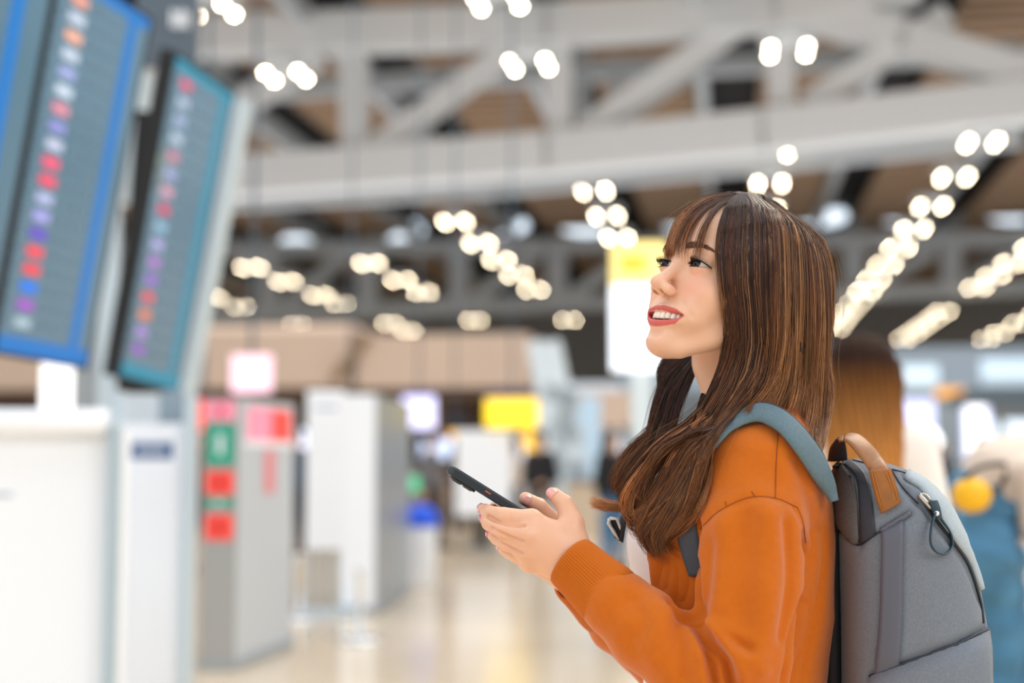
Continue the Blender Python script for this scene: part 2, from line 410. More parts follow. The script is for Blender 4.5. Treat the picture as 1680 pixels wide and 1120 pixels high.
# second truss line, deeper in the hall
S2 = 104.0
t2 = empty('roof_truss', H(0, S2, 0), 'distant roof truss line seen between the lamp rows, behind the big truss', 'roof truss')
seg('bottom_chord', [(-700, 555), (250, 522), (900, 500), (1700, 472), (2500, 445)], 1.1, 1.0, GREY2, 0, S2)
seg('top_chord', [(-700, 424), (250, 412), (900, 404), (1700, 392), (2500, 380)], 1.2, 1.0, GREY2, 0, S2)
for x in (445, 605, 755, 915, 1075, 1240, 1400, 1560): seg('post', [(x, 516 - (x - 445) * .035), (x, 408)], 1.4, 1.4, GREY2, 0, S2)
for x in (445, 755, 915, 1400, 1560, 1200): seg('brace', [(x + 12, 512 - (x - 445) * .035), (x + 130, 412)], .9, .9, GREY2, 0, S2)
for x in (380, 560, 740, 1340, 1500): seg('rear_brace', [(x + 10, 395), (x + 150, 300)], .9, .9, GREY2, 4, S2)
# skylights in a line over the far truss
for i, (x, y) in enumerate([(490, 384), (653, 379), (822, 372), (965, 371), (1133, 366), (1343, 356), (1487, 352), (1665, 350)]):
    c = ats(x, y, 109); names = ['leftmost', 'second', 'third', 'fourth', 'fifth', 'sixth', 'seventh', 'rightmost']
    r = empty('skylight', c, f'bright lens-shaped skylight under the roof, {names[i]} of the line of eight', 'skylight', 'skylights under the roof')
    V = [c + HR * 2.15 * math.cos(a) + np.array([0, 0, 1.05 * math.sin(a) * (1 if math.sin(a) > 0 else .75)]) for a in np.linspace(0, 2 * math.pi, 24, endpoint=False)]
    V2 = [v + HD * .2 for v in V]; n = 24
    link('pane', me_np('pane', V + V2, [tuple(range(n))] + [tuple(range(2 * n - 1, n - 1, -1))] + [(i_, (i_ + 1) % n, n + (i_ + 1) % n, n + i_) for i_ in range(n)], mat('skylight_glow', 'e6f3ff', emit=1.6), False), r)
    ring = [v * 1.0 + (v - c) * .06 - HD * .05 for v in V]; MB().tube(ring + ring[:1], .10, 6).build('frame', GREY2, r)

# twin ceiling lamps on a regular grid of rows running down the hall
LZ = 12.0
def lamp_proto():
    r = empty('ceiling_lamp', (0, 0, 0))
    R = np.array([HR, HD, [0, 0, 1]]).T
    MB().box((0, 0, .32), (1.5, 1.4, .14), R).build('housing', GREY2, r)
    for sx, sy in ((-.52, -.45), (.52, -.45), (-.52, .45), (.52, .45)):
        h = MB().disc_stack(HR * sx + HD * sy, [(.10, .30), (.13, .22), (.14, .02), (.12, 0.0)], 12).build('lamp_can', GREY2, r, smooth=True)
        MB().disc_stack(HR * sx + HD * sy + np.array([0, 0, -.03]), [(.01, -.04), (.05, -.03), (.072, 0.0), (.065, .03)], 12).build('bulb', LAMP, r, smooth=True)
    return r
lp = lamp_proto(); kids = list(lp.children); first = True
rows = [('row low at the far left', -37.7, [99.3, 106, 120.5]), ('far left row', -29.4, [76, 84, 91, 99, 105, 120.6, 127.8]), ('second row from the left', -21.6, [62.7, 83.2, 91.4, 98.3, 105, 119]),
        ('row running down above the phone', -13.6, [35.1, 41.7, 62.3, 69.3, 76.4, 83.1, 90.1, 98, 104.5, 120]), ('row beside the yellow sign', -5.9, [35.6, 41.6, 62.1, 68.7, 75.6, 82.5, 89.5, 97, 104, 119, 127]),
        ('row right above her hair', 1.8, [41.3, 55.3, 61.6, 68]), ('long row to the right of her head', 9.5, [54.7, 61.4, 68.4, 75.1, 81.7, 88.8, 96, 102.5, 109.5, 116.5, 124, 131]),
        ('rightmost high row', 17.0, [82.9, 89.1, 95, 101.4, 117.6, 124, 130.5, 137, 144, 151]), ('row low at the right edge', 25.0, [89, 96, 122, 129.2, 138, 145, 151, 157])]
ordn = ['nearest', 'second', 'third', 'fourth', 'fifth', 'sixth', 'seventh', 'eighth', 'ninth', 'tenth', 'eleventh', 'twelfth', 'thirteenth', 'fourteenth']
for nm, a_, ss in rows:
    for i, s_ in enumerate(ss):
        p = H(a_, s_ + .3, 1.25 + LZ)
        if first: o = lp; first = False; o.location = p
        else:
            o = lp.copy(); COL.objects.link(o); o.location = p
            for c in kids: d = c.copy(); COL.objects.link(d); d.parent = o
        tag(o, f'warm four-bulb ceiling lamp, {ordn[i]} in the {nm}', 'lamp', 'four-bulb ceiling lamps: ' + nm)
# ================================================================ the woman with the phone
random.seed(4); rng = np.random.default_rng(7)
SKIN = mat('skin', 'e9bfa4', rough=.42, sss=.12, attr='col', spec=.4, bump=.05, bscale=900, bdist=.0005)
ORANGE = mat('orange_knit', 'c4640c', rough=.85, bump=.35, bscale=420, bdist=.0008, vary=.05, vscale=120, sheen=.25, spec=.2)
RIB = mat('orange_rib', 'c2640b', rough=.85, bump=.2, bscale=500, bdist=.0006, sheen=.2, spec=.2)
WHITE = mat('white_cotton', 'ece8ea', rough=.8, bump=.2, bscale=300, bdist=.0005, spec=.2)

woman_xy = P(1195, 900, 1.87)
woman = empty('person', (woman_xy[0], woman_xy[1], 0),
              'smiling woman with long brown hair and orange cardigan, looking up with a phone', 'person')

# ---- head frame: x forward, y to her left (towards the camera), z up, in metres
HA, HT = math.radians(32.2), math.radians(16.8)
hf = np.array([-math.cos(HA) * math.cos(HT), -math.sin(HA) * math.cos(HT), math.sin(HT)])
hl = np.array([math.sin(HA), -math.cos(HA), 0]); hu = np.cross(hf, hl)
HROLL = math.radians(7.1)
hl, hu = hl * math.cos(HROLL) - hu * math.sin(HROLL), hu * math.cos(HROLL) + hl * math.sin(HROLL)
HS = 1.073
HM = np.array([hf, hl, hu]).T
EYE = np.array([.066, .031, 0])
HO = P(1193.8, 470.3, 1.83)
def h2w(p): return HO + (np.asarray(p) * HS) @ HM.T
def w2h(p): return ((np.asarray(p) - HO) @ HM) / HS

def q3(*a): return [tuple(np.array(p) / 1000) for p in a]
def sym(v, fn):                      # apply to both sides
    for s in (1, -1): fn(s)

def make_head():
    v = Vol((-.125, -.095, -.215), (.125, .095, .13), .0014)
    E = lambda c, r, k=0., m='u': v.ell(np.array(c) / 1000, np.array(r) / 1000, k / 1000, m)
    E((-14, 0, 34), (94, 74, 78)); E((28, 0, -24), (50, 57, 62), 22)
    E((60, 0, 34), (24, 46, 34), 18)
    for s in (1, -1):
        C = lambda a, b, ra, rb, k, m='u': v.cap((a[0] / 1000, s * a[1] / 1000, a[2] / 1000), (b[0] / 1000, s * b[1] / 1000, b[2] / 1000), ra / 1000, rb / 1000, k / 1000, m)
        C((0, 50, -52), (52, 17, -94), 13, 13, 22)
        E((50, s * 35, -30), (25, 24, 25), 14)
        E((58, s * 27, -56), (20, 19, 20), 12)
    E((68, 0, -97), (18, 17, 14), 16)
    E((54.5, 0, -64), (28.6, 31, 26), 12)
    # orbits, brow
    for s in (1, -1):
        E((87, s * 31, -1), (12, 17, 11), 12, 's')
        v.cap((.076, s * .012, .019), (.066, s * .040, .019), .008, .007, .012)
        E((65.5, s * 31, 0), (13.8, 14.6, 13.6), 4)
    # nose
    v.cap((.0745, 0, .012), (.076, 0, -.001), .009, .0070, .010); v.cap((.076, 0, -.001), (.0955, 0, -.028), .0062, .0076, .008)
    E((97.5, 0, -31.5), (9.0, 8.8, 7.8), 6)
    for s in (1, -1):
        E((88.0, s * 11.0, -36), (9.5, 6.2, 6.6), 5)
        E((90.5, s * 7.2, -41.5), (6.5, 3.2, 4.4), 1.2, 's')
    v.cap((.097, 0, -.0365), (.0860, 0, -.0420), .0032, .0032, .004)
    v.ell((.070, 0, -.087), (.0095, .017, .010), .012)
    # lips (smile): lines bend up and back towards the corners
    for s in (1, -1):
        up = [(80.5, 0.01, -58.0), (80.0, 5, -57.2), (77.6, 14, -57.9), (73.5, 25, -59.6), (66.0, 36, -61.8)]; ur = [2.7, 3.1, 2.7, 2.1, 1.0]
        lo = [(79.0, 0.01, -74.4), (78.0, 9, -74.2), (75.6, 18, -71.8), (71.5, 28, -67.8), (66.0, 36, -62.8)]; lr = [4.0, 3.9, 3.3, 2.2, 1.0]
        sc_ = lambda L: [(a / 1000, s * b / 1000, c / 1000) for a, b, c in L]
        v.chain(sc_(up), np.array(ur) / 1000, .007, .007); v.chain(sc_(lo), np.array(lr) / 1000, .007, .007)
    def mouth(X, Y, Z):
        zc = -.0666 + 3.6 * Y * Y; hh = .0052 * np.sqrt(np.maximum(1 - (Y / .0345) ** 2, 0)) - .0003
        return np.maximum(np.maximum(np.abs(Z - zc) - hh, np.abs(Y) - .0342), .058 - X) + 0 * X
    v.put(mouth, (.058, -.036, -.08), (.105, .036, -.05), .0015, 's')
    E((84, 0, -87), (5.5, 14, 4), 7, 's')
    # eye openings
    def opening(s):
        def fn(X, Y, Z):
            u = (s * Y - .0310) / .0150; w = np.maximum(1 - u * u, 0)
            zu = .0044 * w ** .65 - .0008 * u; zl = -.0034 * w ** .9 - .0008 * u
            return np.maximum(np.maximum(np.maximum(Z - zu, zl - Z), np.abs(u) * .015 - .0150), .062 - X)
        return fn
    for s in (1, -1):
        y0, y1 = sorted((s * .015, s * .047)); v.put(opening(s), (.062, y0, -.008), (.09, y1, .009), .0006, 's')
    # ears
    for s in (1, -1): E((-8, s * 73, -14), (15, 5, 28), 6); E((-5, s * 79, -12), (8, 4, 18), 3, 's')
    # neck down to the collar, in world terms
    a = w2h(P(1205, 590, 1.865)); b = w2h(P(1232, 668, 1.872)); c = w2h(P(1245, 735, 1.885))
    v.cap(a, b, .052, .050, .022); v.cap(b, c, .050, .062, .02)
    V, Q = v.mesh()
    V = relax(V, Q, 1, .35); Nn = vnormals(V, Q)
    for s in (1, -1):
        V = crease(V, Nn, [(.086, s * .0165, -.034), (.078, s * .029, -.046), (.068, s * .0405, -.060)], .0042, .0016)
        V = crease(V, Nn, [(.079, s * .018, -.008), (.077, s * .031, -.0115), (.070, s * .043, -.009)], .0030, .0007)
        V = crease(V, Nn, [(.082, s * .018, .0075), (.079, s * .031, .0100), (.069, s * .047, .0045)], .0014, .0009)
    X, Y, Z = V.T * 1000; AY = np.abs(Y)
    col = np.tile(lin('e6b79a'), (len(V), 1))
    def blend(mask, c):
        nonlocal col
        m = np.clip(mask, 0, 1)[:, None]; col = col * (1 - m) + np.array(lin(c)) * m
    g = lambda cx, cy, cz, r: np.exp(-(((X - cx) ** 2 + (AY - cy) ** 2 + (Z - cz) ** 2) / r ** 2))
    blend(.42 * g(74, 38, -24, 19), 'e58f78'); blend(.3 * g(104, 0, -38, 10), 'e59a80'); blend(.2 * g(80, 0, -100, 14), 'e39a80')
    blend(.30 * g(76, 34, 9, 10), 'c98d74')
    A = np.stack([0 * X, AY, Z], 1)
    du = polydist(A, np.array([(0, 0, -58.0), (0, 5, -57.2), (0, 14, -57.9), (0, 25, -59.6), (0, 35.5, -61.9)])); dl = polydist(A, np.array([(0, 0, -75.6), (0, 9, -75), (0, 18, -72.4), (0, 28, -67.8), (0, 35.5, -62.9)]))
    tap = np.clip((40 - AY) / 14, .2, 1); du = du + 50 * (X < 62); dl = dl + 50 * (X < 62)
    blend((3.7 * tap - du) / .9, 'c4564f'); blend((4.8 * tap - dl) / .9, 'cf5f58')
    blend(1.2 * (np.abs(Z + 66.6 - .0036 * AY ** 2) < 5.9 * np.sqrt(np.maximum(0, 1 - (AY / 34.5) ** 2))) * (X < 75.5 - .011 * AY ** 2) * (X > 52), '7a2f2c')
    u = (AY - 31) / 15; w = np.maximum(1 - u * u, 0); zu = 4.4 * w ** .65 - .8 * u; zl = -3.4 * w ** .9 - .8 * u
    near = (X > 62) * (np.abs(u) < 1.06)
    blend(near * np.clip(1.5 - np.abs(Z - zu) / .9, 0, 1) * (Z > zl), '2a1712'); blend(.12 * near * np.clip(1.4 - np.abs(Z - zl) / .8, 0, 1), '7a4a3c')
    blend(np.clip(1.4 - np.sqrt(((X - 90.5) / 6.3) ** 2 + ((AY - 7.2) / 3.1) ** 2 + ((Z + 41) / 4.2) ** 2), 0, 1), '4a1c14')  # nostril shade painted into the skin colour
    return h2w(V), Q, col
hV, hQ, hC = make_head()

# ---- hands, laid out joint by joint
def W(px, py, d): return P(px, py, d)
def hand(v, palm, fingers, thumb, wrist_r):
    """palm = (wrist, four knuckles); fingers = three further joints each; thumb = four joints"""
    w0, kn = palm
    for q, rr in kn: v.cap(w0, q, wrist_r, rr, .010)
    for i in range(3): v.cap(kn[i][0], kn[i + 1][0], kn[i][1], kn[i + 1][1], .008)
    for (k0, r0), F_ in zip(kn, fingers):
        t = Vol(v.lo, v.lo + v.h * (v.n - 1), v.h) if False else None
        pts = [k0] + [q for q, _ in F_]; rs = [r0 * .95] + [r for _, r in F_]
        v.cap(pts[0], pts[1], rs[0], rs[1], .0035); v.cap(pts[1], pts[2], rs[1], rs[2], .0015); v.cap(pts[2], pts[3], rs[2], rs[3], .0015)
    pts = [q for q, _ in thumb]; rs = [r for _, r in thumb]
    v.cap(pts[0], pts[1], rs[0], rs[1], .012); v.cap(pts[1], pts[2], rs[1], rs[2], .004); v.cap(pts[2], pts[3], rs[2], rs[3], .002)
NAILS = []
def near_hand():
    lo = W(770, 990, 1.62); v = Vol((W(775, 900, 1.75)[0], 1.60, W(900, 1010, 1.75)[2]), (W(1030, 900, 1.70)[0], 1.86, W(900, 785, 1.75)[2]), .0013)
    wr = W(938, 922, 1.748)
    kn = [(W(872, 853, 1.742), .0125), (W(863, 877, 1.733), .0125), (W(862, 901, 1.738), .0118), (W(870, 923, 1.750), .0108)]
    fg = [[(W(826, 846, 1.738), .0106), (W(805, 842, 1.757), .0094), (W(795, 836, 1.776), .0080)],
          [(W(822, 868, 1.732), .0100), (W(802, 858, 1.750), .0090), (W(797, 851, 1.768), .0078)],
          [(W(830, 890, 1.738), .0098), (W(815, 882, 1.757), .0086), (W(808, 877, 1.774), .0074)],
          [(W(846, 911, 1.752), .0088), (W(832, 904, 1.768), .0078), (W(824, 899, 1.782), .0066)]]
    th = [(W(940, 898, 1.756), .020), (W(938, 858, 1.760), .0150), (W(926, 826, 1.768), .0112), (W(909, 811, 1.774), .0090)]
    hand(v, (wr, kn), fg, th, .0235)
    v.chain([W(925, 905, 1.748), W(905, 885, 1.742)], [.028, .022], .014, flat=(0, 1, 0), fr=.75)
    v.cap(wr, W(1010, 985, 1.715), .0235, .029, .012)
    V, Q = v.mesh(); V = relax(V, Q, 2, .4); n = vnormals(V, Q)
    # knuckle and joint creases
    for a, b in (((834, 836, 1.727), (838, 856, 1.727)), ((830, 862, 1.722), (833, 878, 1.722)), ((834, 884, 1.73), (837, 898, 1.73))):
        V = crease(V, n, [W(*a), W(*b)], .0022, .0006)
    hb = bvh_of(V, Q)
    for L_ in ([(800, 846), (820, 857), (845, 862), (860, 862)], [(806, 866), (826, 876), (850, 886), (858, 888)], [(822, 889), (840, 900), (856, 908)]):
        q_ = on_surface(hb, L_, 0, 14); V = crease(V, n, q_, .0024, .0036)
    for L_ in ([(866, 846), (874, 856)], [(860, 872), (868, 882)]):
        q_ = on_surface(hb, L_, 0, 5); V = crease(V, n, q_, .006, -.0010)
    NAILS.extend([(fg[1], 'pink'), (fg[2], 'pink'), (fg[3], 'nude'), (fg[0], 'nude'), (th[1:], 'nude')])
    return V, Q
def far_hand():
    v = Vol((W(775, 900, 1.9)[0], 1.76, W(900, 1020, 1.9)[2]), (W(1010, 900, 1.9)[0], 1.99, W(900, 770, 1.9)[2]), .0015)
    wr = W(930, 935, 1.872)
    kn = [(W(868, 858, 1.874), .0120), (W(858, 880, 1.882), .012), (W(858, 903, 1.880), .0115), (W(866, 922, 1.872), .0105)]
    fg = [[(W(835, 838, 1.882), .0098), (W(817, 830, 1.866), .0088), (W(808, 836, 1.846), .0078)],
          [(W(826, 862, 1.884), .0096), (W(812, 858, 1.864), .0086), (W(808, 860, 1.842), .0076)],
          [(W(832, 886, 1.878), .0092), (W(822, 884, 1.858), .0082), (W(822, 886, 1.838), .0072)],
          [(W(846, 908, 1.866), .0084), (W(838, 906, 1.848), .0074), (W(840, 908, 1.830), .0066)]]
    th = [(W(925, 900, 1.860), .018), (W(908, 858, 1.842), .0135), (W(884, 830, 1.826), .0105), (W(862, 818, 1.815), .0088)]
    hand(v, (wr, kn), fg, th, .0225); v.chain([W(915, 905, 1.870), W(893, 886, 1.872)], [.027, .022], .012, flat=(0, 1, 0), fr=.75)
    v.cap(wr, W(985, 985, 1.915), .0225, .028, .012)
    NAILS.append((th[1:], 'nude'))
    V, Q = v.mesh(); return relax(V, Q, 2, .4), Q
nV, nQ = near_hand(); fV, fQ = far_hand()
hc = lambda V: np.tile(lin('e2b092'), (len(V), 1))

# ---- torso frame
TB = math.radians(-2)
tf = np.array([-math.cos(TB), -math.sin(TB), 0]); tl = np.array([math.sin(TB), -math.cos(TB), 0])
TC = P(1195, 560, 1.87)
def zrow(py): return P(1195, py, 1.87)[2]
PXM = 1.87 / F
# (py, front px, back px, half width m)
ROWS = [(655, 1235, 1292, .050), (680, 1205, 1302, .075), (705, 1165, 1318, .118), (735, 1125, 1330, .150), (775, 1085, 1346, .150), (830, 1045, 1356, .146), (885, 1024, 1360, .142), (940, 1022, 1360, .136),
        (1000, 1030, 1358, .130), (1060, 1040, 1345, .128), (1130, 1040, 1335, .136), (1220, 1035, 1345, .165), (1320, 1040, 1340, .170)]
_z = np.array([zrow(r[0]) for r in ROWS])[::-1]
_c = np.array([((r[1] + r[2]) / 2 - 1195) * PXM for r in ROWS])[::-1]; _a = np.array([(r[2] - r[1]) / 2 * PXM for r in ROWS])[::-1]; _b = np.array([r[3] for r in ROWS])[::-1]
def torso_fn(off=0.0, zlo=None, zhi=None, pw=2.35):
    def fn(X, Y, Z):
        z = Z.ravel(); cx = np.interp(z, _z, _c)[None, None, :]; a = np.interp(z, _z, _a)[None, None, :]; b = np.interp(z, _z, _b)[None, None, :]
        dx, dy = X - TC[0], Y - TC[1]
        f_ = (dx * tf[0] + dy * tf[1]) + cx; l_ = dx * tl[0] + dy * tl[1]
        k = (np.abs(f_ / a) ** pw + np.abs(l_ / b) ** pw) ** (1 / pw)
        d = (k - 1) * np.minimum(a, b) * .92
        hi = _z[-1] if zhi is None else zhi; lo = _z[0] if zlo is None else zlo
        return np.maximum(np.maximum(d, Z - hi), lo - Z) - off
    return fn
def tpt(f_, l_, z): return np.array([TC[0], TC[1], 0]) + tf * f_ + tl * l_ + np.array([0, 0, z])

# body under the clothes: coarse, one figure with legs, joined to head and hands in one mesh
def body_core():
    v = Vol((woman_xy[0] - .30, woman_xy[1] - .28, -.005), (woman_xy[0] + .30, woman_xy[1] + .28, zrow(640)), .008)
    v.put(torso_fn(-.016), tpt(-.16, -.2, 0) - .3, tpt(.16, .2, 1.5) + .3)
    g = np.array([woman_xy[0], woman_xy[1], 0])
    for s in (1, -1):
        hip = g + tl * s * .085 + np.array([0, 0, .84]); kn = g + tl * s * .09 + tf * .02 + np.array([0, 0, .47]); an = g + tl * s * .09 - tf * .02 + np.array([0, 0, .08])
        v.cap(hip, kn, .085, .055, .03); v.cap(kn, an, .055, .036, .02); v.cap(an - np.array([0, 0, .03]), an + tf * .13 - np.array([0, 0, .045]), .035, .028, .02)
    # arms inside the sleeves
    v.chain([P(1240, 780, 1.75), P(1215, 1120, 1.69), P(1012, 987, 1.715), P(968, 950, 1.735)], [.05, .042, .029, .021], .02)
    v.chain([P(1200, 780, 1.99), P(1190, 1110, 2.02), P(984, 984, 1.915), P(952, 955, 1.888)], [.05, .042, .028, .020], .02)
    return v.mesh()
bV, bQ = body_core()
Vs = [hV, nV, fV, bV]; Qs = []; o = 0
for V_, Q_ in ((hV, hQ), (nV, nQ), (fV, fQ), (bV, bQ)): Qs.append(Q_ + o); o += len(V_)
off_ = [0, len(hV), len(hV) + len(nV), len(hV) + len(nV) + len(fV)]
for k_, (V_, Q_, ref) in enumerate(((hV, hQ, P(1240, 700, 1.88)), (nV, nQ, P(990, 970, 1.72)), (fV, fQ, P(970, 970, 1.90)))):   # join each piece to the trunk inside the clothes
    c1 = np.linalg.norm(V_[Q_].mean(1) - ref, axis=1).argmin(); c2 = np.linalg.norm(bV[bQ].mean(1) - V_[Q_[c1]].mean(0), axis=1).argmin()
    Qs.append(np.array([[Q_[c1][0] + off_[k_], Q_[c1][1] + off_[k_], bQ[c2][1] + off_[3], bQ[c2][0] + off_[3]]]))
link('body', me_np('body', np.concatenate(Vs), np.concatenate(Qs), SKIN, True, np.concatenate([hC, hc(nV), hc(fV), hc(bV)])), woman)

# ---- eyes, teeth, brows, lashes
def eye(s):
    g = np.array([.985, -.03 * 0 + .06, .10]); g /= np.linalg.norm(g)     # gaze in head frame
    c = np.array([.0655, s * .031, 0]); n = 40; V = []; C = []
    u = np.cross((0, 0, 1), g); u /= np.linalg.norm(u); w = np.cross(g, u)
    for i in range(n + 1):
        t = math.pi * (i / n) ** 1.35
        for k in range(n):
            a = 2 * math.pi * k / n; d = math.cos(t) * g + math.sin(t) * (math.cos(a) * u + math.sin(a) * w)
            V.append(c + .0124 * d * (1 + .035 * math.exp(-(t / .4) ** 2)))
            dg = t * .0124
            C.append(lin('0a0605') if dg < .0024 else (lin('1a0c08') if dg < .0064 else (lin('120907') if dg < .0072 else lin('cfc1ba'))))
    Q = np.array([(i * n + k, i * n + (k + 1) % n, (i + 1) * n + (k + 1) % n, (i + 1) * n + k) for i in range(n) for k in range(n)])
    link('eye', me_np('eye', h2w(V), Q[:, ::-1], mat('eye', 'ffffff', rough=.15, attr='col', spec=.25), True, np.array(C)), woman)
for s in (1, -1): eye(s)

TOOTH = mat('tooth', 'f4ebdd', rough=.22, coat=.3)
def tooth(s, i):
    ys = [4.3, 12.2, 19.0, 24.5, 28.5][i]; w = [8.4, 7.0, 6.8, 5.6, 4.6][i] / 2; h = [9.6, 8.8, 8.6, 7.2, 5.6][i]
    xf = 82.3 - .0155 * ys ** 2; yaw = math.atan(2 * .0155 * ys); zt = -59.6 + .0000 * ys ** 2
    V = []; Fc = []; nx, nz = 7, 7
    for j in range(nz):
        for k in range(nx):
            a = -1 + 2 * k / (nx - 1); b = j / (nz - 1)
            wd = w * (1 - .12 * (1 - b)) * (1 - .25 * max(0, b - .75) * 4 * .5)
            x = -2.0 * (abs(a) ** 3) + .6 * math.sin(b * 2.5) - 1.6 * max(0, b - .8) * 5 * .35; y = a * wd; z = -b * h
            V.append((xf + x * math.cos(yaw) - y * math.sin(yaw) * 1.0, s * (ys + y * math.cos(yaw) + x * math.sin(yaw)), zt - b * h))
    n1 = len(V); V += [(a - 5, b * .95, c) for a, b, c in V]
    I = lambda j, k: j * nx + k
    for j in range(nz - 1):
        for k in range(nx - 1): Fc += [(I(j, k), I(j, k + 1), I(j + 1, k + 1), I(j + 1, k)), (n1 + I(j, k), n1 + I(j + 1, k), n1 + I(j + 1, k + 1), n1 + I(j, k + 1))]
    for k in range(nx - 1): Fc += [(I(nz - 1, k), I(nz - 1, k + 1), n1 + I(nz - 1, k + 1), n1 + I(nz - 1, k)), (I(0, k + 1), I(0, k), n1 + I(0, k), n1 + I(0, k + 1))]
    for j in range(nz - 1): Fc += [(I(j, 0), I(j + 1, 0), n1 + I(j + 1, 0), n1 + I(j, 0)), (I(j + 1, nx - 1), I(j, nx - 1), n1 + I(j, nx - 1), n1 + I(j + 1, nx - 1))]
    link('tooth', me_np('tooth', h2w(np.array(V) / 1000), Fc, TOOTH, True), woman)
for s in (1, -1):
    for i in range(5): tooth(s, i)

def strands(pts, r0, cols, taper=.25, tips=None):
    """pts (N,M,3) -> triangular tubes; cols (N,M,3)"""
    N, M, _ = pts.shape; T = np.gradient(pts, axis=1); T /= np.linalg.norm(T, axis=2)[..., None] + 1e-12
    ref = np.array([.3, -1, .2]); u = np.cross(T, ref); u /= np.linalg.norm(u, axis=2)[..., None] + 1e-9; w = np.cross(T, u)
    t = np.linspace(0, 1, M); rad = np.asarray(r0).reshape(-1, 1) * (1 - (1 - taper) * np.clip((t - .6) / .4, 0, 1) ** 1.5)[None]
    V = np.stack([pts + rad[..., None] * (math.cos(a) * u + math.sin(a) * w) for a in (math.pi / 2, math.pi * 7 / 6, math.pi * 11 / 6)], 2)
    b = (np.arange(N)[:, None] * M + np.arange(M - 1)[None]) * 3
    Q = np.concatenate([np.stack([b + k, b + (k + 1) % 3, b + 3 + (k + 1) % 3, b + 3 + k], 2) for k in range(3)], 1).reshape(-1, 4)
    return V.reshape(-1, 3), Q, np.repeat(cols.reshape(-1, 3), 3, axis=0)
headbvh = BVHTree.FromPolygons([tuple(x) for x in w2h(hV).tolist()], [tuple(q) for q in hQ.tolist()])
BROWHAIR = mat('brow_hair', '6a4430', rough=.5)
def brow(s):
    pts = []
    for _ in range(900):
        t = rng.random(); v_ = rng.normal() * .32
        th = (3.6 * (1 - t) ** .5 + .8) if t > .15 else 2.6 + 6 * t
        y = 14 + 33 * t; z = 17.5 + 4.5 * math.sin(min(t, .72) / .72 * 1.5) - 7 * max(0, t - .6) + v_ * th * 1.3
        h = headbvh.ray_cast(Vector((.2, s * y / 1000, z / 1000)), Vector((-1, 0, 0)))
        if h[0] is None: continue
        p = np.array(h[0]); n = np.array(h[1]); n = n if n[0] > 0 else -n
        d = np.array([-.15, s * (.55 + .6 * t), .75 - 1.15 * t]); d -= (d @ n) * n; d /= np.linalg.norm(d); L = .0048
        pts.append([p + n * .0002, p + d * L * .5 + n * .0009, p + d * L + n * .0005])
    pts = h2w(np.array(pts)); V, Q, C = strands(pts, np.full(len(pts), .00017), np.zeros(pts.shape))
    link('eyebrow', me_np('eyebrow', V, Q, BROWHAIR), woman)
def lashes(s):
    pts = []; c = np.array([.0655, s * .031, 0])
    for up, nn in ((1, 70), (0, 36)):
        for i in range(nn):
            u = -.95 + 1.9 * (i + .5 * rng.random()) / nn; w = 1 - u * u
            z = (4.3 * w ** .65 if up else -3.3 * w ** .9) - .8 * u; y = 31 + 15 * u
            x = 65.5 + math.sqrt(max(1, 14.0 ** 2 - ((y - 31) * 13.8 / 14.6) ** 2 - z * z))
            p = np.array([x, s * y, z]) / 1000; out = np.array([.8, s * (.25 + .75 * u), .25 if up else -.6]); out /= np.linalg.norm(out); L = (.0056 + .0022 * u) if up else .0022
            pts.append([p - out * .0008, p + out * L * .5 + np.array([0, 0, -.0004]), p + out * L + np.array([0, 0, .0028 if up else -.0006])])
        # lid line
        if up:
            arc = []
            for u in np.linspace(-.97, 1.03, 12):
                w = max(0, 1 - u * u); y = 31 + 15 * u; z = 4.3 * w ** .65 - .8 * u
                arc.append(np.array([65.7 + math.sqrt(max(1, 14 ** 2 - ((y - 31) * .95) ** 2 - z * z)), s * y, z + .3]) / 1000)
            mb = MB().tube(h2w(np.array(arc)), np.linspace(.0003, .0006, 12), 5); mb.build('eyeliner', mat('lash', '140c0a', rough=.6), woman, smooth=True)
    pts = h2w(np.array(pts)); V, Q, C = strands(pts, np.full(len(pts), .00017), np.zeros(pts.shape), .2)
    link('eyelashes', me_np('eyelashes', V, Q, mat('lash', '140c0a', rough=.6)), woman)
for s in (1, -1): brow(s); lashes(s)

# fingernails
def nail(F_, kind):
    (a, _), (b, r) = F_[-2], F_[-1]; T = (b - a) / np.linalg.norm(b - a)
    N_ = -_fw * .9 + np.array([-.5, 0, .3]); N_ = N_ - (N_ @ T) * T; N_ /= np.linalg.norm(N_); S_ = np.cross(T, N_)
    V = []; n = 7
    top = np.zeros((n, n, 3)); bot = np.zeros((n, n, 3))
    for i in range(n):
        for j in range(n):
            t = -.35 + 1.25 * i / (n - 1); wd = .78 * math.sqrt(max(.08, 1 - max(0, (i / (n - 1) - .55) / .47) ** 2)); q = (2 * j / (n - 1) - 1) * wd
            dirn = N_ * math.cos(q * 1.0) + S_ * math.sin(q * 1.0)
            base = b + T * t * r * 1.05
            top[i, j] = base + dirn * r * 1.12 - N_ * r * .12 * max(0, t); bot[i, j] = base + dirn * r * .9 - N_ * r * .12 * max(0, t)
    V, Fc = slab(top, bot)
    m = mat('pink_polish', 'e2487c', rough=.15, coat=1) if kind == 'pink' else mat('nude_polish', 'e3a9a0', rough=.2, coat=.6)
    link('fingernail', me_np('fingernail', V, Fc, m, True), woman, label='glossy pink fingernail' if kind == 'pink' else None)
for F_, kind in NAILS: nail(F_, kind)

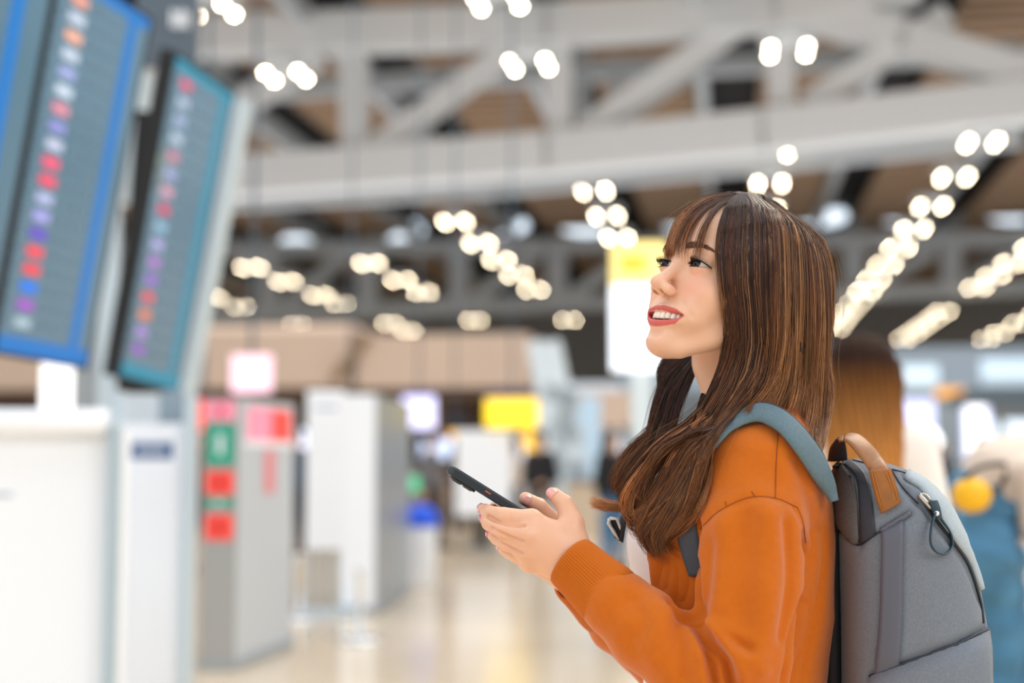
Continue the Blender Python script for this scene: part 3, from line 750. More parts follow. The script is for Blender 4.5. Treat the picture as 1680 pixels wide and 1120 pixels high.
# ---- white shirt
def shirt():
    z0, z1 = zrow(1330), zrow(690)
    v = Vol(tpt(0, 0, z0) - np.array([.22, .22, 0]), tpt(0, 0, z1) + np.array([.22, .22, .01]), .004)
    v.put(torso_fn(-.009, z0 + .01, z1), tpt(-.3, -.3, z0), tpt(.3, .3, z1), 0)
    v.ell(tpt(.088, .040, zrow(885)), (.040, .036, .055), .03); v.ell(tpt(.088, -.045, zrow(885)), (.040, .038, .055), .03)
    V, Q = v.mesh(); V = relax(V, Q, 2); n = vnormals(V, Q)
    for k in range(5):
        a = rng.uniform(-.05, .05); V = crease(V, n, [tpt(.2, a, zrow(930 + 20 * k)), tpt(.14, a + .02, zrow(1150))], .008, .0025)
    link('shirt', me_np('shirt', V, Q, WHITE), woman, label='white shirt in the cardigan opening')
shirt()

# ---- orange cardigan
SLEEVE = [(P(1238, 775, 1.735), .060), (P(1234, 860, 1.700), .0625), (P(1227, 960, 1.682), .0610), (P(1217, 1070, 1.665), .058), (P(1205, 1150, 1.660), .054)]
FORE = [(P(1205, 1150, 1.660), .054), (P(1130, 1088, 1.668), .0515), (P(1062, 1034, 1.688), .0465), (P(1010, 988, 1.708), .0405), (P(992, 972, 1.716), .0365)]
SLEEVE2 = [(P(1205, 775, 1.985), .060), (P(1200, 960, 2.02), .058), (P(1190, 1140, 2.03), .052)]
FORE2 = [(P(1190, 1140, 2.03), .052), (P(1090, 1082, 1.985), .047), (P(1015, 1020, 1.94), .040), (P(985, 992, 1.918), .034)]
def cardigan():
    z0 = zrow(1300); v = Vol(tpt(0, 0, z0) - np.array([.30, .30, 0]), np.array([woman_xy[0] + .26, woman_xy[1] + .26, zrow(645)]), .0031)
    v.put(torso_fn(.002, z0 + .01), tpt(-.3, -.3, z0), tpt(.3, .3, 1.5), 0)
    v.chain([p for p, _ in SLEEVE], [r for _, r in SLEEVE], .006, .035)
    v.cap(P(1262, 712, 1.80), P(1242, 770, 1.735), .048, .055, .03); v.cap(P(1250, 712, 1.95), P(1215, 770, 1.985), .048, .055, .03)
    v.chain([p for p, _ in SLEEVE2], [r for _, r in SLEEVE2], .008, .035)
    # opening at the front and hollow inside
    v.put(torso_fn(-.005, z0 - .05, zrow(680)), tpt(-.3, -.3, z0), tpt(.3, .3, 1.5), .004, 's')
    def op(X, Y, Z):
        dx, dy = X - TC[0], Y - TC[1]; f_ = dx * tf[0] + dy * tf[1]; l_ = dx * tl[0] + dy * tl[1]
        w = .092 + .0 * Z
        return np.maximum(np.abs(l_) - w, .02 - f_)
    v.put(op, tpt(0, 0, z0) - .3, tpt(0, 0, 1.5) + .3, .004, 's')
    v.chain([p for p, _ in FORE], [r for _, r in FORE], .010, .02); v.chain([p for p, _ in FORE2], [r for _, r in FORE2], .010, .02)
    v.chain([p for p, _ in SLEEVE[1:]], [r for _, r in SLEEVE[1:]], .005)
    # neck hole
    v.cap(P(1212, 600, 1.872), P(1222, 700, 1.872), .052, .056, .006, 's')
    V, Q = v.mesh(); V = relax(V, Q, 2, .5); n = vnormals(V, Q)
    bv = bvh_of(V, Q)
    def cr(pts, r, d):
        nonlocal V, n
        L = on_surface(bv, pts, 0, 14)
        if len(L) > 1: V = crease(V, n, L, r, d * 1.25)
    # seams
    cr([(1148, 868), (1180, 838), (1228, 816), (1272, 817), (1308, 832)], .007, .0022)
    cr([(1276, 712), (1273, 760), (1272, 816)], .006, .0018)
    cr([(1308, 832), (1320, 862), (1322, 890)], .007, .0022)
    # folds
    for pts, r, d in [([(1140, 1012), (1160, 1050), (1190, 1085), (1200, 1119)], .0075, .014), ([(1158, 1045), (1166, 1080), (1172, 1118)], .0065, .011), ([(1165, 1025), (1192, 1062), (1215, 1100)], .010, -.007), ([(1148, 1045), (1152, 1080), (1156, 1118)], .009, -.005), ([(1143, 860), (1141, 940), (1140, 1006)], .008, .010), ([(1138, 1012), (1120, 1006), (1100, 990)], .008, .006),
                      ([(1138, 1008), (1180, 1040), (1230, 1065)], .009, .008), ([(1150, 1022), (1210, 1052), (1250, 1100)], .012, -.006),
                      ([(1118, 1010), (1112, 1050), (1120, 1110)], .010, .006), ([(1095, 1000), (1085, 1040), (1070, 1075)], .014, -.004),
                      ([(1258, 850), (1262, 950), (1240, 1060)], .018, -.007), ([(1225, 850), (1220, 950), (1228, 1040)], .018, .006), ([(1292, 860), (1298, 950), (1285, 1040)], .012, .007),
                      ([(1322, 885), (1318, 960), (1304, 1040), (1290, 1119)], .010, .009), ([(1345, 880), (1340, 960), (1330, 1030), (1305, 1119)], .014, .005),
                      ([(1165, 900), (1158, 960), (1150, 1000)], .014, .005), ([(1185, 860), (1180, 930), (1178, 990)], .014, -.004),
                      ([(1085, 960), (1090, 920), (1083, 880)], .010, .004), ([(1115, 990), (1120, 950), (1112, 900)], .010, .004), ([(1310, 760), (1330, 820), (1336, 870)], .012, .004),
                      ([(1040, 985), (1050, 1020), (1035, 1050)], .012, .005), ([(1205, 740), (1235, 770), (1260, 775)], .018, .003)]:
        cr(pts, r, d)
    fz = .0016 * np.sin(V[:, 2] * 41 + 3 * np.sin(V[:, 0] * 23)) * np.sin(V[:, 0] * 37 + V[:, 1] * 29)
    V = V + n * fz[:, None]
    cg = link('cardigan', me_np('cardigan', V, Q, ORANGE), woman, label='orange knitted cardigan, open at the front'); b2 = bvh_of(V, Q)
    SEAM = mat('seam_thread', '8f4507', rough=.9)
    for L_ in ([(1148, 868), (1180, 838), (1228, 816), (1272, 817), (1308, 832)], [(1277, 690), (1275, 730), (1273, 770), (1272, 816)], [(1308, 832), (1317, 855), (1322, 890)], [(1240, 816), (1233, 806)], [(1192, 832), (1190, 822)]):
        q_ = on_surface(b2, L_, -.0001, 40); MB().tube(q_, .0008, 6).build('seam', SEAM, cg, smooth=True)
    return b2, V, Q
card_bvh, cV, cQ = cardigan()

def cuff(p0, r0, p1, r1, name='cuff'):
    """ribbed band: a turned tube with raised ribs along its length"""
    d = p1 - p0; L = np.linalg.norm(d); d /= L; u = np.cross(d, (0, 0, 1)); u /= np.linalg.norm(u); w = np.cross(d, u)
    n = 264; prof = [(-.004, .96, 0), (0, 1.03, .3), (.15, 1.03, 1), (.35, 1.0, 1), (.55, .98, 1), (.75, .97, 1), (.9, .97, 1), (.98, .96, .6), (1.0, .93, 0), (.99, .86, 0), (.9, .82, 0), (.6, .8, 0)]
    V = []
    for t, k, rb in prof:
        rr = (r0 + (r1 - r0) * t) * k
        for j in range(n):
            a = 2 * math.pi * j / n; q = rr + rb * .0009 * (1 if (j // 2) % 2 else -.4) + .0012 * math.sin(3 * a + 2 * t)
            V.append(p0 + d * L * t + q * (math.cos(a) * u + math.sin(a) * w * 1.02))
    m = len(prof); Fc = [(i * n + j, i * n + (j + 1) % n, (i + 1) * n + (j + 1) % n, (i + 1) * n + j) for i in range(m - 1) for j in range(n)]
    link(name, me_np(name, V, Fc, RIB, True), woman, label='ribbed orange cuff')
cuff(P(1003, 982, 1.711), .0385, P(936, 918, 1.744), .0345)
cuff(P(992, 1000, 1.925), .0350, P(940, 950, 1.880), .0315)

# ---- hair: a solid under-mass and several thousand strands on guide lines
HAIRBASE = mat('hair_under', '2c170d', rough=.55, spec=.3)
HAIR = mat('hair', 'ffffff', rough=.40, attr='col', spec=.4)
def hair_base():
    v = Vol((-.135, -.115, -.22), (.105, .10, .135), .004)
    v.ell((-.015, 0, .035), (.0975, .0765, .0805))
    def notface(X, Y, Z):                                        # keep clear of the face
        return np.maximum(.030 - X - .18 * np.maximum(Z, 0) - .0 * Y, Z - .088)
    v.put(notface, (-.02, -.12, -.23), (.12, .12, .1), .006, 's')
    lst = [((1262, 470, 1.80), (1272, 560, 1.80), .034, .042), ((1272, 560, 1.80), (1262, 635, 1.81), .042, .028), ((1320, 450, 1.84), (1318, 560, 1.84), .030, .032), ((1318, 560, 1.84), (1325, 650, 1.85), .032, .018),
           ((1318, 440, 1.90), (1318, 650, 1.90), .03, .018), ((1260, 450, 1.93), (1255, 640, 1.93), .03, .03)]
    for a, b, ra, rb in lst: v.cap(w2h(P(*a)), w2h(P(*b)), ra, rb, .02)
    V, Q = v.mesh(); return h2w(relax(V, Q, 2)), Q
def hair_lock_base(pts, r):
    pts = catmull([(*P(*p),) for p in pts], 20); t = np.linspace(0, 1, 20)
    return MB().tube(pts, r * np.interp(t, [0, .15, .6, 1], [.7, 1, .85, .15]), 10)
u_, q_ = hair_base(); parts_hair = [(u_, q_)]
hair_root = link('hair', me_np('hair', u_, q_, HAIRBASE), woman, label='long brown hair, wavy at the ends')

def ons(px, py, alt, off):
    p, n_ = cast(card_bvh, px, py); return (px, py, min(((p - CAM) @ _fw) - off, alt) if p is not None else alt)
SO = [(1160, 722, 1.765), (1178, 704, 1.765), (1200, 688, 1.772), (1234, 666, 1.775), (1262, 664, 1.775), (1294, 680, 1.77), (1324, 711, 1.762), (1350, 748, 1.745), (1366, 790, 1.735), (1368, 822, 1.73)]
SI = [(1166, 742, 1.735), (1184, 720, 1.735), (1204, 702, 1.728), (1238, 690, 1.722), (1262, 697, 1.718), (1283, 712, 1.715), (1308, 743, 1.712), (1334, 783, 1.715), (1355, 811, 1.716), (1366, 823, 1.718)]
SO = [ons(*q, .013) for q in SO]; SI = [ons(*q, .016) for q in SI]
SO = [(x, y, min(d, SI[i][2] + .03)) for i, (x, y, d) in enumerate(SO)]
strap_VF = slab_edges(SO, SI, 44, 9, .010, .002); strap_bvh = BVHTree.FromPolygons([tuple(x) for x in strap_VF[0].tolist()], strap_VF[1])
_gx = np.arange(960, 1400, 7); _gy = np.arange(300, 960, 7)
_hb = bvh_of(hV, hQ); DM = np.full((len(_gy), len(_gx)), 3.0)
for _i, _y in enumerate(_gy):
    for _j, _x in enumerate(_gx):
        for _b in (_hb, card_bvh) + ((strap_bvh,) if _x < 1228 else ()):
            _p, _n = cast(_b, _x, _y)
            if _p is not None: DM[_i, _j] = min(DM[_i, _j], (_p - CAM) @ _fw)
for _k in range(2):                                           # round off the outline
    _m = np.minimum.reduce([np.pad(DM, 1, mode='edge')[a:a + DM.shape[0], b:b + DM.shape[1]] for a in range(3) for b in range(3)]); DM = np.where(DM > 2.5, _m + .012, DM)
def depth_at(px, py):
    fx = np.clip((px - _gx[0]) / 7, 0, len(_gx) - 1.001); fy = np.clip((py - _gy[0]) / 7, 0, len(_gy) - 1.001); i = fy.astype(int); j = fx.astype(int); a = fy - i; b = fx - j
    return (DM[i, j] * (1 - a) * (1 - b) + DM[i + 1, j] * a * (1 - b) + DM[i, j + 1] * (1 - a) * b + DM[i + 1, j + 1] * a * b)
SV, SQ, SC, so = [], [], [], 0
def sheet(guides, n, depth=.010, jit=.0016, wav=0.0, clump=.5, nclump=26, r=.00041, M=15, cut=.12, light=.35, start=0.0, tint=0.0, lift=0.0, dark=0.0, near_side=True, ramp=0.0):
    global so
    G = np.array([catmull([P(*p) for p in g], M) for g in guides]); K = len(G)
    u = np.sort(rng.random(n)) * (K - 1); i = np.minimum(u.astype(int), K - 2); f_ = (u - i)[:, None, None]; f_ = f_ * f_ * (3 - 2 * f_) * .5 + f_ * .5
    S = G[i] * (1 - f_) + G[i + 1] * f_
    t = np.linspace(0, 1, M)[None, :, None]
    cu = rng.random(nclump) * (K - 1); ci = np.minimum(cu.astype(int), K - 2); cf = (cu - ci)[:, None, None]; Cl = G[ci] * (1 - cf) + G[ci + 1] * cf
    near = np.abs(u[:, None] - cu[None]).argmin(1)
    S = S + (Cl[near] - S) * clump * np.clip((t - .15) / .85, 0, 1) ** 1.2
    dirn = rng.normal(size=(n, 1, 3)); S = S + dirn * jit * (.35 + 1.3 * t)
    dep = rng.random(n)[:, None, None] ** 1.3 * depth
    S = S + _fw[None, None] * (dep - lift) * np.clip(t * 6, 0, 1)
    dr = rng.normal(size=(nclump, 2, 3)); w1 = np.sin(t * 3.2 + 6.28 * rng.random((nclump, 1, 1)))
    S = S + (.0022 * jit / .0011) * (dr[near][:, :1] * w1[near] * t ** .7) * np.array([1, .5, .6])
    if near_side:                                           # lay it over the head, neck and shoulder
        for _ in range(2):
            q = S - CAM; D = q @ _fw; px = 840 + F * (q @ _rt) / D; py = 560 - F * (q @ _up) / D
            Dm = depth_at(px, py) - .0055 - .6 * (depth - dep[..., 0])
            dl_ = np.maximum(D - Dm, 0) 
            if ramp: dl_ = dl_ * np.clip(np.linspace(0, 1, M)[None] / ramp, 0, 1)
            for _k in range(3 if not ramp else 0): dl_[:, 1:-1] = np.maximum(dl_[:, 1:-1], .25 * dl_[:, :-2] + .5 * dl_[:, 1:-1] + .25 * dl_[:, 2:])
            S = CAM + q * (1 - dl_ / D)[..., None]
    ph = rng.random(nclump) * 6.28; fr = 1.6 + .9 * rng.random(nclump)
    if wav:
        a = ph[near][:, None, None] + fr[near][:, None, None] * 6.28 * t + .5 * rng.normal(size=(n, 1, 1)); amp = wav * np.clip((t - .3) / .7, 0, 1)
        S = S + amp * (np.sin(a) * np.array([.85, .1, .35]) + np.cos(a) * np.array([.1, .9, 0]))
    if cut:
        e = 1 - cut * rng.random(n) ** 1.5; tt = np.linspace(0, 1, M)[None] * (start + (e[:, None] - start)) if not start else start + np.linspace(0, 1, M)[None] * (e[:, None] - start)
        x = tt * (M - 1); j = np.minimum(x.astype(int), M - 2); ff = (x - j)[..., None]; ar = np.arange(n)[:, None]
        S = S[ar, j] * (1 - ff) + S[ar, j + 1] * ff
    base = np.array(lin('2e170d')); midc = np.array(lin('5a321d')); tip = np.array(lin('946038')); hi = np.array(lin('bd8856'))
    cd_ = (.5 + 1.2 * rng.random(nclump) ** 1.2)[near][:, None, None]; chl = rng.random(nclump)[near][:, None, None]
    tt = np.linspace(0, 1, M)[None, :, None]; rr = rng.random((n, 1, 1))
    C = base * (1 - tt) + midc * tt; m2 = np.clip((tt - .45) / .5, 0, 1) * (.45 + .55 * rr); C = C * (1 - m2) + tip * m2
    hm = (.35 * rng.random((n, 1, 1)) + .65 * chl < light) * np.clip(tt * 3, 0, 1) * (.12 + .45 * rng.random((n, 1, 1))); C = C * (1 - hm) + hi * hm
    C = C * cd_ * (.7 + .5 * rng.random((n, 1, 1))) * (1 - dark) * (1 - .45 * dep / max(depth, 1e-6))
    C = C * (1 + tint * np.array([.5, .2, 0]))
    V, Q, Cc = strands(S, r * (.7 + .6 * rng.random(n)), C)
    SV.append(V); SQ.append(Q + so); SC.append(Cc); so += len(V)
G0 = [(1203, 324, 1.835), (1190, 345, 1.80), (1183, 395, 1.775), (1184, 445, 1.765), (1192, 505, 1.762), (1194, 560, 1.765), (1176, 620, 1.772), (1145, 680, 1.77), (1112, 735, 1.762), (1080, 790, 1.752), (1052, 835, 1.748), (1048, 870, 1.748), (1072, 905, 1.745)]
G1 = [(1213, 320, 1.835), (1212, 345, 1.79), (1206, 400, 1.765), (1208, 470, 1.755), (1218, 540, 1.752), (1214, 600, 1.757), (1188, 652, 1.755), (1158, 702, 1.75), (1135, 750, 1.742), (1112, 800, 1.735), (1082, 848, 1.735), (1066, 885, 1.74), (1090, 912, 1.745)]
G2 = [(1224, 318, 1.84), (1236, 345, 1.785), (1236, 405, 1.757), (1238, 480, 1.746), (1246, 560, 1.746), (1236, 620, 1.75), (1200, 668, 1.742), (1165, 712, 1.735), (1142, 765, 1.732), (1132, 815, 1.732), (1112, 855, 1.735), (1092, 885, 1.738)]
G2b = [(1230, 318, 1.84), (1252, 348, 1.785), (1256, 410, 1.755), (1258, 490, 1.744), (1262, 570, 1.744), (1250, 630, 1.747), (1218, 665, 1.738), (1185, 695, 1.722), (1160, 740, 1.722), (1156, 790, 1.722), (1142, 835, 1.725), (1118, 865, 1.73)]
G3 = [(1238, 318, 1.845), (1270, 352, 1.787), (1277, 420, 1.755), (1277, 500, 1.745), (1276, 580, 1.746), (1264, 630, 1.748), (1240, 662, 1.735), (1225, 680, 1.725)]
G4 = [(1246, 320, 1.85), (1295, 362, 1.79), (1303, 430, 1.757), (1303, 510, 1.748), (1300, 580, 1.752), (1296, 630, 1.765), (1284, 664, 1.78)]
G5 = [(1252, 322, 1.855), (1318, 378, 1.80), (1332, 445, 1.77), (1335, 530, 1.763), (1332, 600, 1.773), (1330, 650, 1.785), (1326, 688, 1.80)]
G6 = [(1256, 326, 1.86), (1334, 388, 1.83), (1353, 455, 1.80), (1357, 540, 1.795), (1352, 610, 1.80), (1352, 660, 1.81), (1350, 700, 1.82), (1340, 745, 1.83)]
G7 = [(1258, 328, 1.87), (1338, 380, 1.86), (1364, 432, 1.845), (1366, 510, 1.84), (1356, 590, 1.84), (1364, 640, 1.84), (1358, 690, 1.845), (1344, 745, 1.85)]
G8 = [(1256, 330, 1.89), (1330, 378, 1.91), (1358, 432, 1.915), (1358, 510, 1.91), (1350, 590, 1.905), (1356, 645, 1.90), (1352, 700, 1.90), (1342, 740, 1.90)]
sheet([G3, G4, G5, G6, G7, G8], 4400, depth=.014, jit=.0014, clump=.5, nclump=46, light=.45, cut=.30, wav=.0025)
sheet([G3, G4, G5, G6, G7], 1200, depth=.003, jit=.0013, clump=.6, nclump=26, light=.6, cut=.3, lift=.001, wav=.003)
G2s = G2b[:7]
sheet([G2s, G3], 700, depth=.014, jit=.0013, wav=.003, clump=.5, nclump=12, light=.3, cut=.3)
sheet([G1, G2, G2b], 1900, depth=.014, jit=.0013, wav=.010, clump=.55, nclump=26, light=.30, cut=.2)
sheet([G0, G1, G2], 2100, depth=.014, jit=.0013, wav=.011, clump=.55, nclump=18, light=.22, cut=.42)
# lower locks in front of the shoulder, turning in loose curls
L1 = [(1190, 610, 1.80), (1176, 640, 1.775), (1130, 690, 1.77), (1085, 720, 1.775), (1050, 760, 1.775), (1022, 800, 1.775), (1030, 832, 1.77), (1062, 828, 1.765)]
L2 = [(1200, 600, 1.80), (1190, 640, 1.765), (1150, 690, 1.755), (1100, 735, 1.757), (1065, 785, 1.758), (1048, 840, 1.755), (1062, 885, 1.75), (1085, 912, 1.745)]
L3 = [(1225, 600, 1.80), (1212, 650, 1.755), (1175, 702, 1.735), (1148, 755, 1.728), (1134, 810, 1.728), (1100, 850, 1.735), (1078, 880, 1.74), (1105, 905, 1.742)]
L4 = [(1228, 600, 1.80), (1215, 652, 1.755), (1195, 690, 1.725), (1170, 700, 1.724), (1130, 705, 1.735), (1095, 740, 1.748), (1075, 800, 1.752), (1050, 850, 1.752), (1060, 890, 1.75)]
L5 = [(1215, 600, 1.80), (1200, 655, 1.76), (1155, 720, 1.73), (1146, 790, 1.722), (1122, 835, 1.726), (1085, 850, 1.735), (1058, 870, 1.745), (1070, 905, 1.745)]
sheet([L1, L2, L5], 1300, ramp=.2, depth=.012, jit=.0016, wav=.012, clump=.7, nclump=12, light=.4, cut=.45, tint=.4)
sheet([L4, L3, L5], 1200, ramp=.2, depth=.008, jit=.0016, wav=.011, clump=.7, nclump=9, light=.5, cut=.45, tint=.4)
for k_, (g_, tn, lt) in enumerate([
    ([(1160, 680), (1110, 712), (1062, 755), (1030, 798), (1018, 832), (1034, 852), (1052, 846)], .5, .7), ([(1170, 690), (1120, 738), (1078, 788), (1048, 838), (1054, 888), (1094, 918)], .45, .6),
    ([(1172, 695), (1144, 750), (1142, 800), (1122, 832), (1086, 846), (1058, 872), (1072, 908)], .6, .8), ([(1165, 705), (1150, 775), (1136, 836), (1112, 862), (1084, 888), (1108, 908)], .5, .5),
    ([(1144, 690), (1100, 750), (1086, 800), (1062, 830), (1032, 840)], .4, .5), ([(1176, 690), (1158, 728), (1150, 788), (1138, 828), (1112, 850)], .5, .7), ([(1130, 700), (1082, 730), (1050, 780), (1042, 812), (1066, 822)], .3, .4)]):
    g_ = [(g_[0][0] + 22, g_[0][1] - 55)] + g_
    a_ = [(x, y, 1.755 if i_ else 1.81) for i_, (x, y) in enumerate(g_)]; b_ = [(x + 9, y + 5, 1.75 if i_ else 1.81) for i_, (x, y) in enumerate(g_)]
    sheet([a_, b_], 130, ramp=.25, depth=.004, jit=.0018, wav=.006, clump=.35, nclump=4, light=lt, cut=.45, tint=tn, lift=.003 + .0008 * k_)
# far side of the head, seen below the chin
F1 = [(1160, 560, 1.90), (1120, 600, 1.91), (1092, 640, 1.905), (1080, 690, 1.90), (1062, 740, 1.89), (1030, 790, 1.885), (1035, 830, 1.88)]
F2 = [(1175, 560, 1.89), (1140, 610, 1.885), (1120, 660, 1.88), (1100, 720, 1.87), (1070, 780, 1.86), (1050, 830, 1.85), (1070, 870, 1.84)]
F3 = [(1150, 550, 1.92), (1105, 580, 1.925), (1082, 600, 1.925), (1090, 650, 1.92), (1075, 700, 1.91), (1030, 740, 1.90), (1015, 790, 1.89), (1050, 810, 1.88)]
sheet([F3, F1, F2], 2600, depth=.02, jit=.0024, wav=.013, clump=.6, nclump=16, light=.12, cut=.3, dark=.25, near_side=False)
FT = [[(1110, 720, 1.90), (1085, 790, 1.90), (1040, 822, 1.90), (1005, 828, 1.90), (968, 818, 1.90)], [(1115, 730, 1.89), (1095, 800, 1.89), (1050, 832, 1.89), (1010, 834, 1.89), (980, 826, 1.89)]]
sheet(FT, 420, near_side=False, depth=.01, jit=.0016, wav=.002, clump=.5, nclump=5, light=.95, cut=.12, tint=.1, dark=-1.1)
# fringe
B0 = [(1206, 317, 1.85), (1160, 324, 1.85), (1118, 352, 1.862), (1100, 388, 1.872), (1093, 420, 1.875)]
B1 = [(1207, 318, 1.84), (1162, 328, 1.825), (1124, 358, 1.825), (1108, 392, 1.832), (1102, 425, 1.835)]
B2 = [(1208, 319, 1.835), (1166, 333, 1.81), (1134, 362, 1.802), (1120, 396, 1.805), (1115, 428, 1.808)]
B2b = [(1208, 320, 1.835), (1170, 336, 1.808), (1143, 364, 1.795), (1130, 400, 1.793), (1128, 436, 1.793)]
B3 = [(1209, 321, 1.835), (1180, 337, 1.805), (1162, 365, 1.787), (1150, 400, 1.778), (1144, 428, 1.776)]
B4 = [(1210, 322, 1.835), (1192, 342, 1.80), (1182, 380, 1.778), (1181, 430, 1.768), (1190, 480, 1.762)]
sheet([B0, B1], 620, depth=.006, jit=.0010, clump=.5, nclump=9, light=.5, cut=.28, tint=.25)
sheet([B1, B2, B2b], 90, depth=.004, jit=.0011, clump=.8, nclump=6, light=.4, cut=.35, tint=.25)
sheet([B3, B3], 75, depth=.004, jit=.0016, clump=.4, nclump=3, light=.2, cut=.3)
G0s = G0[:6]
sheet([B4, G0s], 420, depth=.008, jit=.0010, clump=.4, nclump=8, light=.2, cut=.3)
CR = [[(1208, 320, 1.85), (1180, 318, 1.86), (1150, 332, 1.88), (1125, 360, 1.90), (1110, 400, 1.915)], [(1215, 318, 1.86), (1210, 316, 1.89), (1190, 335, 1.93), (1170, 380, 1.945), (1160, 460, 1.945)], [(1240, 318, 1.87), (1260, 325, 1.90), (1265, 370, 1.95), (1260, 450, 1.96), (1255, 600, 1.95)], G8]
sheet(CR, 1700, near_side=False, depth=.006, jit=.0012, clump=.3, nclump=20, light=.25)
# fly-aways
for g in (G1, G3, G5, G7, B0, F1, L1): sheet([g, g], 12, near_side=g is not F1, depth=.004, jit=.0075, clump=0, light=.6, cut=.5, r=.00022)
V_, Q_, C_ = np.concatenate(SV), np.concatenate(SQ), np.concatenate(SC)
link('strands', me_np('strands', V_, Q_, HAIR, True, C_), hair_root, kind='stuff')
# ================================================================ phone and backpack
PHONE = mat('phone_case', '1d272d', rough=.45); GLASS = mat('phone_glass', '0b0d10', rough=.08, coat=1)
phu = (P(893, 866, 1.812) - P(735, 767, 1.812)); PL = .148; phu /= np.linalg.norm(phu)
phw = np.array([0, 1, -.04]); phw -= (phw @ phu) * phu; phw /= np.linalg.norm(phw); phn = np.cross(phw, phu); phn = phn if phn[2] > 0 else -phn
pc = P(735, 768, 1.812) + phu * PL / 2
phone = empty('phone', pc, 'dark phone in a matte case held in both her hands', 'phone')
def rrect(c, u, w, n, lu, lw, th, r, seg=6, edge=.0022):
    out = []
    for k, (sx, sy) in enumerate(((1, 1), (-1, 1), (-1, -1), (1, -1))):
        for i in range(seg + 1):
            a = math.pi / 2 * (k + i / seg); out.append((sx * (lu / 2 - r) + r * math.cos(a), sy * (lw / 2 - r) + r * math.sin(a)))
    m = len(out); V = []; prof = [(-th / 2, -edge), (-th / 2 + edge * .4, -edge * .35), (-th / 2 + edge, 0), (th / 2 - edge, 0), (th / 2 - edge * .4, -edge * .35), (th / 2, -edge)]
    for h, ins in prof:
        for x, y in out:
            L = math.hypot(x, y); V.append(c + u * x * (1 + ins / L) + w * y * (1 + ins / L) + n * h)
    Fc = [(i * m + j, i * m + (j + 1) % m, (i + 1) * m + (j + 1) % m, (i + 1) * m + j) for i in range(len(prof) - 1) for j in range(m)]
    Fc += [tuple(range(m - 1, -1, -1)), tuple(range((len(prof) - 1) * m, len(prof) * m))]
    return V, Fc
link('case', me_np('case', *rrect(pc, phu, phw, phn, PL, .073, .0108, .011), PHONE, False), phone)
link('screen', me_np('screen', *rrect(pc + phn * .0056, phu, phw, phn, PL - .006, .067, .0012, .009, edge=.0004), GLASS, False), phone)
link('camera_bump', me_np('camera_bump', *rrect(pc - phu * (PL / 2 - .026) - phw * .014 - phn * .0068, phu, phw, phn, .036, .036, .0036, .008, edge=.001), PHONE, False), phone)
for du, dw in ((-.008, -.008), (.008, .008), (-.008, .008)):
    MB().disc_stack(pc - phu * (PL / 2 - .026) - phw * .014 + phu * du + phw * dw - phn * .0093, [(.0062, -.0006), (.0066, 0), (.0062, .0006)], 20, np.array([phu, phw, phn]).T).build('camera_lens', GLASS, phone)
link('side_button', me_np('side_button', *rrect(pc - phu * (PL / 2 - .058) - phw * .0366 + phn * .0008, phu, phn, phw, .0085, .0022, .0012, .001, edge=.0003), mat('copper_button', 'b8654a', rough=.35, metal=.6), False), phone, label='copper-coloured button')

BAG = mat('grey_canvas', '7a818b', rough=.85, bump=.5, bscale=900, bdist=.0004, vary=.20, vscale=900, sheen=.1, spec=.2, stretch=(1, 1, .35))
BAGB = mat('warm_lit_canvas', '625d5b', rough=.85, bump=.5, bscale=700, bdist=.0005, vary=.2, vscale=420, spec=.2)  # warm light put into the side panel's colour
BAND = mat('slate_rubber', '2c2f39', rough=.6); WEB = mat('strap_web', '595c68', rough=.55, bump=.2, bscale=900, bdist=.0003)
STRAP = mat('strap_canvas', '5f7680', rough=.75, bump=.4, bscale=600, bdist=.0004, vary=.15, vscale=300)
TAN = mat('tan_leather', '99602c', rough=.5, bump=.25, bscale=120, bdist=.0006, vary=.25, vscale=40); BLK = mat('black_mesh', '16171b', rough=.8); STEEL = mat('bright_metal', 'c9c3b8', rough=.2, metal=1)
NAVY = mat('navy_leather', '27414f', rough=.5, bump=.2, bscale=200, bdist=.0003)
BY = math.radians(14); bf = np.array([math.cos(BY), -math.sin(BY), 0]); bl = np.array([math.sin(BY), math.cos(BY), 0]) * 1.0
BC = P(1480, 560, 1.86); zr = lambda py: P(1480, py, 1.86)[2]; SB = 1.86 / F
bag_rows = [(752, 1368, 1436, .035), (760, 1358, 1468, .075), (772, 1352, 1500, .102), (792, 1349, 1530, .124), (820, 1347, 1556, .136), (870, 1346, 1580, .143), (940, 1346, 1600, .146), (1020, 1347, 1612, .148), (1100, 1348, 1618, .148), (1200, 1352, 1614, .146), (1290, 1362, 1596, .138), (1310, 1380, 1570, .12)]
backpack = empty('backpack', P(1480, 1310, 1.86), 'grey canvas backpack with a tan leather top handle, worn on her back', 'backpack')
def bag_mesh():
    v = Vol(BC - np.array([.22, .24, 0]) - np.array([0, 0, BC[2] - zr(1325)]), np.array([BC[0] + .24, BC[1] + .24, zr(740)]), .003)
    k = 1.0                                                    # px ranges are measured on the near side, pull them to the bag's own middle
    rows = [(zr(r[0]), r[1] + 19, r[2] - 13, r[3]) for r in bag_rows]
    v.put(stack_fn(rows, BC, bf, bl, 1480, SB, 3.0), v.lo, v.lo + v.h * v.n, 0)
    V, Q = v.mesh(); V = relax(V, Q, 5, .5); return V, Q
gV, gQ = bag_mesh(); bag_bvh = bvh_of(gV, gQ); gN = vnormals(gV, gQ)
